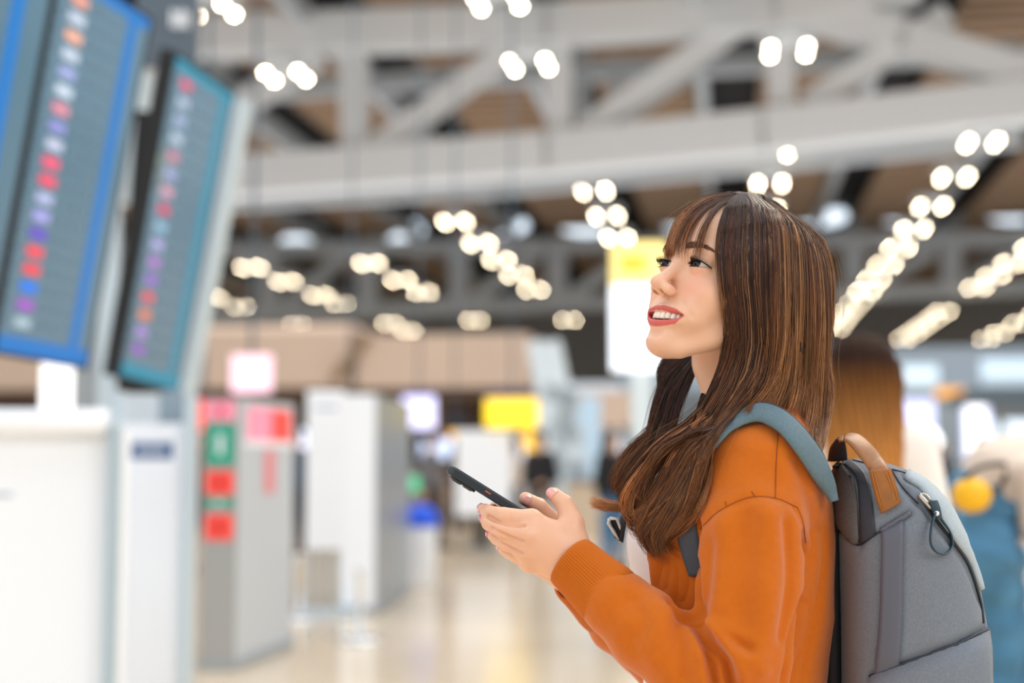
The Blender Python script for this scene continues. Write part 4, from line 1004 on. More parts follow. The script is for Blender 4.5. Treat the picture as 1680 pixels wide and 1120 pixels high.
for pts, r, d in [([(1353, 775), (1362, 840), (1380, 872), (1408, 894)], .005, .004), ([(1408, 894), (1440, 874), (1495, 840)], .005, .003), ([(1464, 772), (1482, 800), (1506, 826)], .005, .004),
                  ([(1510, 822), (1545, 868), (1582, 918), (1608, 985)], .007, .006), ([(1430, 1108), (1500, 1082), (1570, 1056), (1620, 1030)], .007, .005), ([(1385, 930), (1380, 1010), (1384, 1119)], .03, .004), ([(1480, 778), (1490, 790), (1510, 800)], .004, .002)]:
    L = on_surface(bag_bvh, pts, 0, 16)
    if len(L) > 1: gV = crease(gV, gN, L, r, d)
bag_bvh = bvh_of(gV, gQ)
link('bag_body', me_np('bag_body', gV, gQ, BAG), backpack)
def put(name, VF, m, smooth=True, parent=backpack, **k): return link(name, me_np(name, VF[0], VF[1], m, smooth), parent, **k)
put('side_panel', strip_on(bag_bvh, [(1366, 764), (1358, 790), (1360, 835), (1376, 866), (1400, 890)], [(1379, 758), (1400, 786), (1407, 821), (1409, 860), (1410, 889)], 30, 9, .0005, .003, .004), BAGB, label='brownish grey side panel, warm light in its tint')
put('side_band', strip_on(bag_bvh, [(1381, 757), (1404, 784), (1410, 821), (1412, 892)], [(1396, 755), (1420, 779), (1431, 821), (1437, 876)], 30, 6, .0005, .002), BAND, label='dark slate side band')
put('front_strap', strip_on(bag_bvh, [(1447, 872), (1446, 940), (1443, 1030), (1434, 1122), (1432, 1200)], [(1482, 856), (1481, 940), (1479, 1030), (1472, 1118), (1470, 1200)], 40, 6, .002, .003), WEB, label='smooth violet-grey strap')
L = on_surface(bag_bvh, [(1446, 872), (1466, 858), (1494, 842)], .003, 12); MB().tube(L, .0032, 8).build('strap_keeper', WEB, backpack, smooth=True)
for pts, r in [([(1353, 775), (1362, 840), (1380, 872), (1408, 894), (1440, 874), (1495, 840)], .0012), ([(1464, 772), (1482, 800), (1506, 826)], .0010), ([(1396, 754), (1440, 765), (1490, 778), (1540, 806)], .0012)]:
    L = on_surface(bag_bvh, pts, .0004, 30); MB().tube(L, r, 6).build('piping', BAND, backpack, smooth=True)
L = on_surface(bag_bvh, [(1508, 812), (1530, 846), (1560, 884), (1588, 925), (1608, 985), (1613, 1020)], .0006, 40); MB().tube(L, .0030, 8, flat=.6).build('zip', mat('zip_navy', '1c2430', rough=.5), backpack, smooth=True)
put('front_panel_lit', strip_on(bag_bvh, [(1482, 786), (1512, 806), (1535, 846), (1562, 884), (1590, 924), (1606, 968)], [(1490, 772), (1536, 797), (1562, 832), (1582, 872), (1600, 915), (1610, 960)], 30, 6, .0005, .003, .003), mat('sky_lit_canvas', 'aab6bd', rough=.8, bump=.4, bscale=700, bdist=.0004, vary=.12, vscale=400), label='front panel, sky light put into its paler grey')  # sky light from the right put into this panel's colour
put('front_pocket', strip_on(bag_bvh, [(1428, 1114), (1500, 1087), (1570, 1060), (1617, 1038)], [(1420, 1290), (1490, 1290), (1560, 1285), (1605, 1270)], 30, 10, .002, .005, .006), BAG)
L = on_surface(bag_bvh, [(1426, 1110), (1500, 1083), (1570, 1056), (1618, 1033)], .003, 24); MB().tube(L, .0026, 7).build('pocket_edge', BAND, backpack, smooth=True)
# handle: black padded root, tan leather grip, stitched end
hd = [(1374, 718, 1.78), (1402, 711, 1.77), (1424, 724, 1.755), (1445, 748, 1.74), (1460, 771, 1.73)]
hi_ = [(1376, 723, 1.74), (1388, 724, 1.735), (1404, 741, 1.725), (1424, 768, 1.715), (1430, 782, 1.712)]
e0, _n0 = cast(bag_bvh, 1474, 820); e1, _n1 = cast(bag_bvh, 1446, 838)
d0 = ((e0 if e0 is not None else P(1474, 820, 1.74)) - CAM) @ _fw - .004; d1 = ((e1 if e1 is not None else P(1446, 838, 1.73)) - CAM) @ _fw - .004
hd = hd[:-1] + [(1461, 775, d0 - .004), (1475, 822, d0)]; hi_ = hi_[:-1] + [(1428, 780, d1 - .004), (1446, 838, d1)]
handle = put('handle', slab_edges(hd, hi_, 44, 9, .0045, .0012), TAN, label='tan leather handle')
put('handle_patch', slab_edges([(1462, 768, d0 - .007), (1472, 800, d0 - .005), (1478, 824, d0 - .002)], [(1425, 771, d1 - .007), (1434, 808, d1 - .005), (1445, 842, d1 - .002)], 20, 7, .003, .0012), TAN, parent=handle)
for off in (0, 1):
    A_ = [(1459 - 5 * off, 772 + 2 * off, d0 - .010), (1468 - 5 * off, 800, d0 - .008), (1473 - 5 * off, 821 - off, d0 - .005)]; B_ = [(1430 + 5 * off, 775 + off, d1 - .010), (1438 + 5 * off, 806, d1 - .008), (1447 + 4 * off, 836 - 2 * off, d1 - .005)]
    for q in (A_, B_): MB().tube(catmull([P(*a) for a in q], 12), .0004, 5).build('stitching', mat('orange_thread', 'c57a24', rough=.6), handle, smooth=True)
put('handle_root', slab_edges([(1358, 756, 1.80), (1362, 735, 1.795), (1373, 719, 1.785)], [(1390, 754, 1.78), (1388, 738, 1.77), (1385, 724, 1.76)], 12, 5, .006, 0), mat('handle_lining', '2c2d36', rough=.6), label='dark padded inner end of the handle')
# zip slider and looped pull
s0, sn = cast(bag_bvh, 1521, 822)
if s0 is None: s0, sn = P(1521, 822, 1.75), -_fw
zd = (s0 - CAM) @ _fw - .006
put('zip_slider', slab_edges([(1510, 808, zd), (1521, 818, zd), (1531, 830, zd)], [(1505, 815, zd - .001), (1515, 826, zd - .001), (1525, 837, zd - .001)], 10, 5, .004, .002), STEEL)
MB().tube([P(x, y, zd - .004) for x, y in ((1513, 809), (1521, 812), (1529, 822), (1533, 830))], .0012, 7).build('slider_bail', STEEL, backpack, smooth=True)
def onbag(x, y, off):
    p, n_ = cast(bag_bvh, x, y); return P(x, y, ((p - CAM) @ _fw if p is not None else zd + .006) - off)
pl = catmull([onbag(x, y, .009 + dz) for x, y, dz in ((1530, 822, 0), (1540, 845, -.002), (1558, 872, -.004), (1562, 893, -.004), (1552, 908, -.003), (1536, 905, -.001), (1527, 890, 0), (1528, 865, .001), (1534, 842, .002))], 40)
put('zip_pull', ribbon(pl, P(1500, 850, 1.7) - P(1510, 850, 1.66), .0085, .0024), NAVY, label='navy leather loop pull')
put('zip_pull_tab', slab_edges([(1524, 822, zd - .006), (1529, 836, zd - .008), (1534, 852, zd - .008)], [(1538, 820, zd - .006), (1543, 834, zd - .008), (1546, 850, zd - .008)], 10, 6, .003, .001), NAVY)
MB().disc_stack(P(1537, 842, zd - .0105), [(.0001, -.0012), (.002, -.001), (.0032, 0), (.003, .001)], 16, np.array([_rt, _up, _fw]).T).build('rivet', mat('rivet', 'f2f2f2', rough=.3, metal=.3), backpack, smooth=True)
# back padding against her back
v = Vol((P(1330, 900, 1.86)[0] - .03, 1.66, zr(1300)), (P(1330, 900, 1.86)[0] + .085, 2.0, zr(760)), .005)
for dy in (1.80, 1.91): v.cap(P(1358, 806, dy), P(1360, 1270, dy), .013, .015, .01, flat=(0, 1, 0), fr=2.6)
V, Q = v.mesh(); link('back_padding', me_np('back_padding', V, Q, BLK), backpack)
# shoulder straps
put('shoulder_strap', strap_VF, STRAP, label='blue-grey padded shoulder strap')
MB().tube(catmull([P(x, y - 1, d - .002) for x, y, d in SO], 40), .0022, 7).build('strap_edge', BAND, backpack, smooth=True)
def onb(px, py, alt):
    p, n_ = cast(card_bvh, px, py); return (px, py, ((p - CAM) @ _fw - .005) if p is not None else alt)
put('shoulder_strap', slab_edges([onb(1098, 820, 1.76), onb(1106, 858, 1.76), onb(1116, 900, 1.76), onb(1130, 945, 1.76)], [(x_, y_, onb(1126, y_, 1.76)[2] - .006) for x_, y_ in ((1136, 820), (1142, 858), (1150, 900), (1158, 945))], 20, 6, .006, 0), mat('strap_dark', '454c55', rough=.8, bump=.3, bscale=600, bdist=.0004))
put('shoulder_strap', slab_edges([(1062, 745, 1.86), (1040, 790, 1.855), (1018, 850, 1.85), (1008, 880, 1.85)], [(1075, 750, 1.83), (1052, 800, 1.825), (1030, 850, 1.825), (1022, 890, 1.83)], 16, 5, .004, 0), BLK)
bk = MB().tube([P(x, y, 1.838) for x, y in ((1000, 850), (1012, 851), (1019, 868), (1017, 888), (1007, 872), (998, 858), (1000, 850))], .0022, 7).build('strap_buckle', mat('buckle_white', 'd8d6d2', rough=.3), backpack, smooth=True)
put('buckle_tongue', slab_edges([(1001, 852, 1.842), (1006, 868, 1.842), (1014, 886, 1.842)], [(1012, 853, 1.838), (1018, 868, 1.838), (1018, 886, 1.838)], 8, 4, .004, 0), BLK, parent=bk)
# ================================================================ boards, totems, shops and signs behind her
def quadbox(name, corners, th, m, parent, smooth=False, n_off=0.0, **k):
    """thick slab from four corner points (TL,TR,BR,BL), thickness going away from the viewer"""
    c = np.array(corners); N_ = np.cross(c[1] - c[0], c[3] - c[0]); N_ /= np.linalg.norm(N_); N_ = N_ if N_ @ (c[0] - CAM) > 0 else -N_
    c = c + N_ * n_off; V = np.concatenate([c, c + N_ * th])
    return link(name, me_np(name, V, [(0, 1, 2, 3), (7, 6, 5, 4), (0, 4, 5, 1), (1, 5, 6, 2), (2, 6, 7, 3), (3, 7, 4, 0)], m, smooth), parent, **k)
def sub(c, u0, v0, u1, v1):
    """rectangle inside a four-corner face, u right, v down"""
    c = np.array(c); f = lambda u, v: (c[0] * (1 - u) + c[1] * u) * (1 - v) + (c[3] * (1 - u) + c[2] * u) * v
    return [f(u0, v0), f(u1, v0), f(u1, v1), f(u0, v1)]
CASE = mat('board_case', '0c0e12', rough=.6); BLUE = mat('board_blue', '1268b4', rough=.3, emit=.4); TEAL = mat('board_teal', '1c7f9f', rough=.3, emit=.35)
SCR = mat('board_screen', '3f6277', rough=.12, emit=.5, coat=1); GRID = mat('board_rule', '62788c', rough=.3, emit=.35)
def ink(c, e=.6): return mat('ink_' + c, c, rough=.4, emit=e)
def board(corners, label, bar, logos, stripe, seed, right_bar=False):
    corners = [np.array(c) for c in corners]; n_ = np.cross(corners[1] - corners[0], corners[2] - corners[0]); ray_ = corners[3] - CAM
    corners[3] = CAM + ray_ * ((corners[0] - CAM) @ n_) / (ray_ @ n_)          # keep the board flat
    r = empty('departure_board', np.mean(corners, axis=0), label, 'departure board', 'departure boards')
    quadbox('casing', sub(corners, -.045, -.012, 1.045, 1.012), .07, CASE, r, n_off=.004)
    quadbox('screen', corners, .003, SCR, r)
    quadbox('header_bar', sub(corners, 0, .955, 1, 1), .001, bar, r, n_off=-.002); quadbox('header_bar', sub(corners, 0, 0, 1, .03), .001, bar, r, n_off=-.002)
    quadbox('highlight_column', sub(corners, stripe, .03, stripe + .11, .955), .001, bar, r, n_off=-.0015)
    rg = random.Random(seed); n = len(logos)
    for i, c in enumerate(logos):
        v = .05 + i * .9 / n; quadbox('airline_mark', sub(corners, .13, v, .30, v + .026), .001, ink(c), r, n_off=-.0025)
    mb = MB()
    for i in range(n):
        v = .055 + i * .9 / n
        for u0, u1, cs in ((.36, .52, 5), (.56, stripe - .03, 3), (.03, .10, 2)):
            for k in range(cs):
                u = u0 + (u1 - u0) * k / cs; q = np.array(sub(corners, u, v, u + (u1 - u0) / cs * rg.uniform(.5, .8), v + .014)); mb.add(q, [(0, 1, 2, 3)])
    V = np.concatenate(mb.v); N_ = np.cross(V[1] - V[0], V[3] - V[0]); N_ /= np.linalg.norm(N_); N_ = N_ if N_ @ (V[0] - CAM) > 0 else -N_
    link('listing', me_np('listing', V - N_ * .003, mb.f, GRID, False), r, kind='stuff')
    return r
_P0 = P
def P(px, py, D): return _P0(px, py, D * 1.6)
P3 = lambda l: [P(*a) for a in l]
board(P3([(105, -60, 3.35), (246, 34, 3.75), (140, 600, 3.80), (-8, 574, 3.40)]), 'blue-edged departure board with red and blue marks, second from the left', BLUE,
      ['c98a7a', 'a9b6cc', 'd09a86', 'a9b8cf', '8a94c8', 'aebfd4', 'c07a90', '7c7fc0', 'a7b0cc', 'd2486a', 'd0405e', '9aa4cc', '8f8fd0', '5a3fb4', 'd23a4c', 'cf3a48', '1a6ad8', '8c4ab0', '8fa6b4'], .76, 3)
board(P3([(-110, -200, 2.90), (92, -60, 3.28), (-26, 582, 3.33), (-215, 540, 2.95)]), 'departure board cut off by the left picture edge', BLUE, ['a9b6cc', 'c07a90', '9aa4cc', '8f8fd0', 'd23a4c'] * 4, .70, 5)
board(P3([(290, 92, 4.10), (383, 157, 4.50), (290, 640, 4.56), (197, 614, 4.15)]), 'narrow teal-edged departure board, the rightmost and furthest one', TEAL,
      ['c04a6c', '9aa8c4', '8c9cc0', '9fb0c8', 'b0708c', '8f94c4', 'c08aa4', 'c03a5e', '7fa6c4', '9f9ad0', 'a06ac0', '8a5cc0', 'd04450', 'd0704c', '9a7ac8', '8a4ab8'], .80, 9)

LBLUE = mat('pale_blue_metal', 'c6d6e0', rough=.35, metal=.2); MIDG = mat('mid_grey_metal', 'a3abb2', rough=.45); SLATE = mat('slate_sign', '55626e', rough=.5)
def vbox(name, x0, x1, y0, y1, D, depth, m, parent, bevel=0, **k):
    """upright box whose front face fills the given sight rectangle at depth D; y1 None = down to the floor"""
    a = P(x0, y0, D); b = P(x1, y1 if y1 is not None else 700, D); z1 = a[2]; z0 = b[2] if y1 is not None else 0.0
    return MB().box(((a[0] + b[0]) / 2, a[1] + depth / 2, (z0 + z1) / 2), (abs(b[0] - a[0]), depth, z1 - z0)).build(name, m, parent, bevel=bevel, **k)
# pillar and sign that carry the boards
t = empty('board_pillar', P(150, 1100, 4.6) * np.array([1, 1, 0]), 'grey pillar behind the gap between the two blue boards', 'pillar')
vbox('shaft', 117, 172, 180, None, 5.1, .12, MIDG, t); vbox('edge_strip', 166, 196, 330, None, 5.05, .05, LBLUE, t)
t = empty('board_pillar', P(340, 900, 5.0) * np.array([1, 1, 0]), 'slanted pale blue frame beside the rightmost board', 'frame')
MB().beam(P(296, 690, 4.72), P(398, 165, 4.66), .07, .09).build('slanted_rail', LBLUE, t); MB().beam(P(300, 690, 4.72), P(306, 690, 4.72) * np.array([1, 1, 0]), .08, .09).build('foot_rail', LBLUE, t)
MB().beam(P(214, 330, 5.4), P(235, 120, 5.35), .08, .08).build('rear_rail', LBLUE, t)
t = empty('hanging_sign', P(280, 40, 4.6), 'dark slate sign with pale lettering above the narrow board', 'sign')
MB().box(P(275, 20, 4.65), (.32, .05, .58)).build('plate', SLATE, t); 
for i in range(4): MB().box(P(283 + 8 * i, 30 + 3 * (i % 2), 4.62), (.016, .006, .09)).build('letter_stroke', WHITEP, t)
t = empty('board_backing', P(230, 500, 4.9) * np.array([1, 1, 0]), 'black cabinet in the gap left of the narrow board', 'cabinet')
MB().beam(P(226, 640, 4.75), P(258, 185, 4.70), .185, .16, (0, 1, 0)).build('cabinet_body', CASE, t); MB().box(P(226, 640, 4.8) * np.array([1, 1, .5]), (.05, .05, P(226, 640, 4.8)[2])).build('leg', CASE, t)

# counter fronts low on the left
PAPER = mat('paper', 'dfe6ee', rough=.8); NAVYP = mat('navy_label', '2f5b93', rough=.5); GREYI = mat('grey_print', '9aa7b5', rough=.8)
t = empty('notice_counter', P(60, 1000, 3.45) * np.array([1, 1, 0]), 'wide white counter with a rounded rail below the blue boards', 'counter')
vbox('cabinet', -260, 180, 700, None, 3.45, .30, WHITEP, t, bevel=.01)
MB().tube([P(-260, 692, 3.42), P(176, 692, 3.42)], .053, 14).build('top_rail', WHITEP, t, smooth=True)
vbox('notice_sheet', -60, 80, 790, 1300, 3.44, .004, PAPER, t)
for i, (y, x1) in enumerate([(808, 20), (872, 70), (900, 40), (930, 60), (1000, 22), (1030, 50), (1075, 24)]): vbox('print_line', -40, x1, y, y + 7, 3.435, .002, mat('pale_print', 'b9c6d4', rough=.8), t)
vbox('edge_trim', 178, 190, 700, None, 3.40, .10, mat('blue_grey_trim', 'a9bcc8', rough=.4), t)
t = empty('light_post', P(92, 700, 4.0) * np.array([1, 1, 0]), 'short bright white post between counter and board', 'post'); vbox('shaft', 66, 114, 592, None, 4.0, .08, mat('lit_white', 'ffffff', rough=.4, emit=.9), t, bevel=.01)
t = empty('information_stand', P(250, 1000, 3.9) * np.array([1, 1, 0]), 'slim white information stand with a navy label near its top', 'stand')
vbox('cabinet', 192, 305, 694, None, 3.9, .10, WHITEP, t, bevel=.01); vbox('edge_trim', 303, 316, 650, None, 3.88, .13, LBLUE, t); vbox('edge_trim', 184, 192, 640, None, 3.88, .13, LBLUE, t)
vbox('label_strip', 216, 284, 725, 753, 3.895, .004, NAVYP, t, label='navy label with pale lettering')
for i in range(6): vbox('label_letter', 226 + 8 * i, 231 + 8 * i, 734, 744, 3.89, .002, PAPER, t)
for x0, x1, y0, y1 in ((206, 220, 806, 816), (238, 250, 792, 822), (240, 248, 846, 864), (206, 214, 852, 866)): vbox('print_mark', x0, x1, y0, y1, 3.894, .003, GREYI, t)
for i in range(4): vbox('print_mark', 206 + 12 * i, 214 + 12 * i, 918, 952, 3.894, .003, GREYI, t)
vbox('top_panel', 200, 262, 645, 694, 4.0, .04, mat('fluted_grey', 'd0d8dd', rough=.5), t); vbox('top_panel', 264, 300, 640, 694, 4.0, .04, mat('fluted_dark', '93a4b0', rough=.5), t)

P = _P0
# totems
def totem(px_corner, py_corner, D0, left_px, right_px, right_py, ytop, mat_l, mat_r, label):
    z1 = P(px_corner, ytop, D0)[2]; c0 = onz(px_corner, py_corner, 0); c1 = onz(right_px, right_py, 0); d = (c1 - c0); L = np.linalg.norm(d); d /= L
    q = onz(left_px, py_corner - 5, 0); w = np.linalg.norm(q - c0); p = np.array([-d[1], d[0], 0]); p = p if p @ (q - c0) > 0 else -p
    t = empty('totem', c0, label, 'totem'); up = np.array([0, 0, z1])
    B = [c0, c0 + d * L, c0 + d * L + p * w, c0 + p * w]; V = B + [b + up for b in B]
    link('shell', me_np('shell', V, [(0, 1, 5, 4), (1, 2, 6, 5), (2, 3, 7, 6), (3, 2, 1, 0), (4, 5, 6, 7)], mat_r, False), t)
    R = [c0 + up, c0 + d * L + up, c0 + d * L, c0]; Lf = [c0 + p * w + up, c0 + up, c0, c0 + p * w]
    quadbox('side_face', Lf, .004, mat_l, t, n_off=-.006)
    MB().box(c0 + d * L / 2 + p * w / 2 + np.array([0, 0, .04]), (L * 1.02, w * 1.15, .05), np.array([d, p, [0, 0, 1]]).T).build('plinth', MIDG, t)
    return t, Lf, R
REDM = mat('sign_red', 'e8463c', rough=.5, emit=.35); GREENM = mat('sign_green', '0d9a80', rough=.5, emit=.2); PINKM = mat('sign_pink', 'f08fa8', rough=.5, emit=.35)
t, Lf, Rf = totem(385, 1100, 8.45, 343, 478, 1062, 650, mat('totem_edge', 'a7a9aa', rough=.5), mat('totem_side', 'c3cad0', rough=.4), 'tall grey totem with red and green signs down its narrow side')
for v0, v1, m in ((.012, .085, PINKM), (.095, .25, GREENM), (.27, .36, REDM), (.37, .405, GREENM), (.43, .525, REDM)):
    f = quadbox('sign_plate', sub(Lf, .1, v0, .9, v1), .004, m, t, n_off=-.012); quadbox('pictogram', sub(Lf, .42, v0 + (v1 - v0) * .25, .58, v1 - (v1 - v0) * .25), .003, WHITEP if m is GREENM else mat('dark_red', 'b81c1c', rough=.5), t, n_off=-.017)
quadbox('sign_plate', sub(Rf, .15, .03, .55, .155), .004, PINKM, t, n_off=-.006); quadbox('sign_plate', sub(Rf, .55, .03, .92, .155), .004, REDM, t, n_off=-.006); quadbox('sign_plate', sub(Rf, .45, .19, .62, .36), .004, mat('faded_red', 'dc7f84', rough=.5, emit=.15), t, n_off=-.006)
quadbox('white_band', sub(Rf, .08, .155, .95, .18), .003, WHITEP, t, n_off=-.006)
totem(614, 1008, 11.5, 588, 672, 968, 644, WHITEP, mat('totem_side2', 'a2aab1', rough=.3, metal=.3), 'white-edged grey totem behind the white banner')
t = empty('banner_stand', onz(535, 1010, 0), 'tall white banner on two thin legs between the totems', 'banner')
D_ = onz(535, 1010, 0) @ HD; D_ = 10.2
vbox('banner', 504, 564, 640, 900, D_, .05, WHITEP, t)
for x in (512, 535, 556): vbox('leg', x - 3, x + 3, 900, None, D_, .03, LBLUE, t)
MB().box(onz(535, 1008, 0) + np.array([0, 0, .02]), (.5, .35, .04)).build('foot_plate', LBLUE, t, bevel=.01)
for i in range(7): vbox('print_line', 516, 552, 665 + 30 * i, 672 + 30 * i, D_ - .01, .004, mat('pale_print', 'b9c6d4', rough=.8), t)
# chrome queue posts
for x, y, lb in ((590, 1052, 'chrome queue post in front of the white-edged totem'), (492, 1018, 'chrome queue post left of the banner legs'), (398, 1010, 'chrome queue post behind the grey totem')):
    g = onz(x, y, 0); t = empty('queue_post', g, lb, 'queue post')
    CHR = mat('chrome', 'e8ecef', rough=.12, metal=1); MB().disc_stack(g, [(.17, 0), (.17, .015), (.12, .03), (.03, .05)], 20).build('base', CHR, t, smooth=True)
    MB().disc_stack(g + np.array([0, 0, .04]), [(.022, 0), (.022, .42), (.03, .43), (.03, .47), (.01, .48)], 14).build('pole', CHR, t, smooth=True)
# recycling bin
g = onz(690, 962, 0); t = empty('waste_bin', g, 'white waste bin with a bright blue lid', 'waste bin')
MB().disc_stack(g, [(.14, 0), (.155, .02), (.165, .55), (.17, .60)], 24).build('bin_body', WHITEP, t, smooth=True)
MB().disc_stack(g + np.array([0, 0, .60]), [(.18, 0), (.18, .05), (.165, .12), (.12, .19), (.04, .22)], 24).build('lid', mat('bright_blue', '1458e6', rough=.35, emit=.12), t, smooth=True)
# pedestal display
g = onz(790, 900, 0); D_ = (g - CAM) @ _fw
t = empty('pedestal_display', g, 'white panel on a dark pedestal beyond the tip of the phone', 'display')
vbox('panel', 748, 838, 705, 845, D_, .15, WHITEP, t); vbox('pedestal', 780, 800, 845, None, D_ + .04, .08, CASE, t); MB().box(g + np.array([0, .1, .02]), (.5, .4, .04)).build('foot', SLATE, t)

# shop line under the beige bulkhead
S3 = 36.0
def pbox(name, x0, x1, y0, y1, s, depth, m, parent=None, **k):
    a = np.array(ats(x0, y0, s)); b = np.array(ats(x1, y1 if y1 is not None else 760, s)); a0, a1 = a @ HR, b @ HR; z1 = a[2]; z0 = b[2] if y1 is not None else 0.0
    mb = MB(); mb.hbox(a0, a1, s, s + depth, z0, z1); return mb.build(name, m, parent, **k)
t = empty('shop_bulkhead', H(-18, S3, 0), 'long beige bulkhead over the dim shop line on the left', 'bulkhead')
pbox('fascia', -420, 575, 546, 634, S3, 6, BEIGE2, t); pbox('fascia', 585, 866, 550, 634, S3, 6, BEIGE2, t); pbox('lower_lip', -420, 862, 634, 652, S3 + .3, 6, mat('brown_lip', '6d5a4c', rough=.7), t)
MB().beam(ats(548, 622, S3 - .1), ats(604, 548, S3 - .1), .32, .2).build('joint_strip', mat('brown_joint', '9c8368', rough=.7), t)
for x in (60, 330, 700, 840): pbox('column', x, x + 16, 650, None, S3 + 1, .6, mat('tan_column', 'b79c84', rough=.7), t)
pbox('wall_shops', -520, 880, 640, None, S3 + 8, .3, mat('dim_shop_wall', '6b5a50', rough=.8), None, kind='structure')
rg = random.Random(5)
for i, (x0, x1, y0, y1, s, c, e, lb) in enumerate([(660, 712, 650, 702, 24, 'd9d8ff', 1.3, 'lilac-white lit screen right of the second totem'), (470, 502, 705, 752, 26, 'dbe4ff', 1.1, 'small pale blue screen between the totem and banner'),
        (380, 440, 582, 642, 13, 'ffd3e4', .85, 'pink glowing screen above the grey totem'), (318, 341, 655, 706, 13, 'f0473a', .9, 'red lit sign just left of the grey totem'), (566, 580, 655, 705, 26, 'f3b48c', .9, 'orange strip sign behind the banner'),
        (796, 881, 652, 700, 20, 'ffd92e', 1.0, 'big yellow hanging sign above the phone'), (858, 902, 706, 742, 26, 'f7c53a', .95, 'smaller yellow sign below the big one'), (724, 766, 678, 704, 25, '17151a', 0, 'black hanging monitor left of the yellow sign'),
        (690, 740, 720, 752, 28.5, 'cfe0ff', 1.0, 'pale blue counter screen left of the pedestal panel'), (832, 866, 720, 752, 29, 'cfe0ff', .9, 'pale blue counter screen behind the pedestal panel'), (735, 765, 706, 720, 27, 'f2b84a', .8, 'amber strip sign above the counter screens'),
        (664, 690, 780, 806, 21, '55d09a', .6, 'mint green counter light beside the waste bin')]):
    t = empty('lit_sign' if e else 'monitor', ats((x0 + x1) / 2, y1, s), lb, 'sign' if e else 'monitor'); pbox('sign_box', x0, x1, y0, y1, s, .12, mat('glow_' + c, c, rough=.4, emit=e), t)
    r_ = np.array(ats((x0 + x1) / 2, y0, s)); r2 = r_ + HD * .06; r2[2] -= .02
    MB().tube([r2, np.array([r2[0], r2[1], HZ + 1.3 if y0 < 690 else 0.0])], .02, 6).build('hanger' if y0 < 690 else 'pole', SLATE, t)
    if e and (x1 - x0) > 45 and c != 'ffd3e4': pbox('sign_cap', x0, x1, y0 - 6, y0, s - .02, .16, mat('violet_cap', '5a56a8', rough=.5), t)
for x0, x1, y0, s, c, lb in ((640, 735, 765, 27, '8a7c72', 'brown counter behind the waste bin'), (820, 870, 775, 30, 'd9dde0', 'pale counter right of the pedestal display'), (330, 345, 720, 30, 'b59a88', 'tan counter end left of the grey totem'), (930, 1000, 790, 24, 'cbb9a2', 'beige counter behind the raised thumb')):
    t = empty('service_counter', ats((x0 + x1) / 2, 800, s) * np.array([1, 1, 0]), lb, 'counter'); pbox('counter_body', x0, x1, y0, None, s, .8, mat('ctr_' + c, c, rough=.5), t); pbox('counter_top', x0 - 3, x1 + 3, y0 - 3, y0 + 1, s - .05, .9, SLATE, t)
# pale lattice tower right of the bulkhead
t = empty('steel_tower', H(1, 25, 0), 'pale blue-white slanted steel tower behind her hands', 'tower')
PW = mat('pale_steel', 'dbe8f0', rough=.4)
for a, b in (((880, 560), (925, 830)), ((905, 560), (962, 830)), ((940, 640), (900, 830)), ((892, 640), (955, 660)), ((900, 700), (958, 715)), ((910, 760), (960, 775))): MB().beam(ats(*b, 25), ats(*a, 25), .28, .3).build('strut', PW, t)
pbox('glass_panel', 925, 985, 650, None, 27, .1, mat('pale_glass', 'b9d4ea', rough=.2, emit=.25), t)
t = empty('kiosk_canopy', H(3, 34, 0), 'small beige canopy between the steel tower and her hair', 'canopy'); pbox('fascia', 958, 1036, 642, 700, 34, 3, BEIGE2, t); pbox('column', 1020, 1032, 700, None, 34.5, .5, SLATE, t); pbox('column', 962, 972, 700, None, 34.5, .5, SLATE, t)
# tall yellow and white totem sign beside her face
g = onz(1052, 1075, 0); D_ = 9.2
t = empty('lightbox_sign', P(1050, 760, D_) * np.array([1, 1, 0]), 'tall lit sign, yellow above white, just left of her face', 'sign')
vbox('yellow_panel', 1003, 1094, 396, 466, D_, .10, mat('yellow_light', 'f4e08a', rough=.4, emit=.75), t, label='pale yellow upper panel'); vbox('white_panel', 1003, 1094, 466, 608, D_, .10, mat('white_light', 'eef6ff', rough=.4, emit=1.1), t)
vbox('emblem', 1018, 1060, 418, 446, D_ - .01, .01, mat('amber_light', 'e8c040', rough=.4, emit=.6), t); vbox('post', 1036, 1070, 608, None, D_ + .02, .08, mat('pale_post', 'd5e3ea', rough=.4), t)

# right-hand side: bright gates area
pbox('wall_gates', 1020, 2300, 575, None, 70, .4, mat('hazy_wall', 'a9b8c4', rough=.7), None, kind='structure')
for i, (x0, x1, y0, y1, s, c, e, lb) in enumerate([(1478, 1625, 655, 752, 45, 'd4daff', 1.3, 'wide lilac-white lit shop front on the right'), (1586, 1618, 645, 752, 40, 'ffffff', 1.8, 'brightest white upright panel on the right'), (1535, 1582, 636, 652, 38, 'f0a848', .9, 'amber sign over the right shop front'),
        (1625, 1700, 690, 745, 42, 'e3f3ff', 1.1, 'pale lit counter at the right picture edge'), (1480, 1540, 600, 640, 60, 'cfe2ee', .8, 'pale blue window high on the right'), (1610, 1700, 590, 632, 60, 'c6dcea', .7, 'pale blue window at the right picture edge'), (1000, 1045, 720, 760, 50, 'eef4ff', .9, 'small white lit window behind her hair')]):
    t = empty('bright_shop', ats((x0 + x1) / 2, y1, s), lb, 'shop front'); pbox('glow_panel', x0, x1, y0, y1, s, .15, mat('glow_' + c, c, rough=.4, emit=e), t); pbox('frame_bar', x0 - 3, x1 + 3, y1, y1 + 4, s - .05, .3, MIDG, t); pbox('base_wall', x0, x1, y1 + 4, None, s, .2, mat('hazy_wall', 'a9b8c4', rough=.7), t)
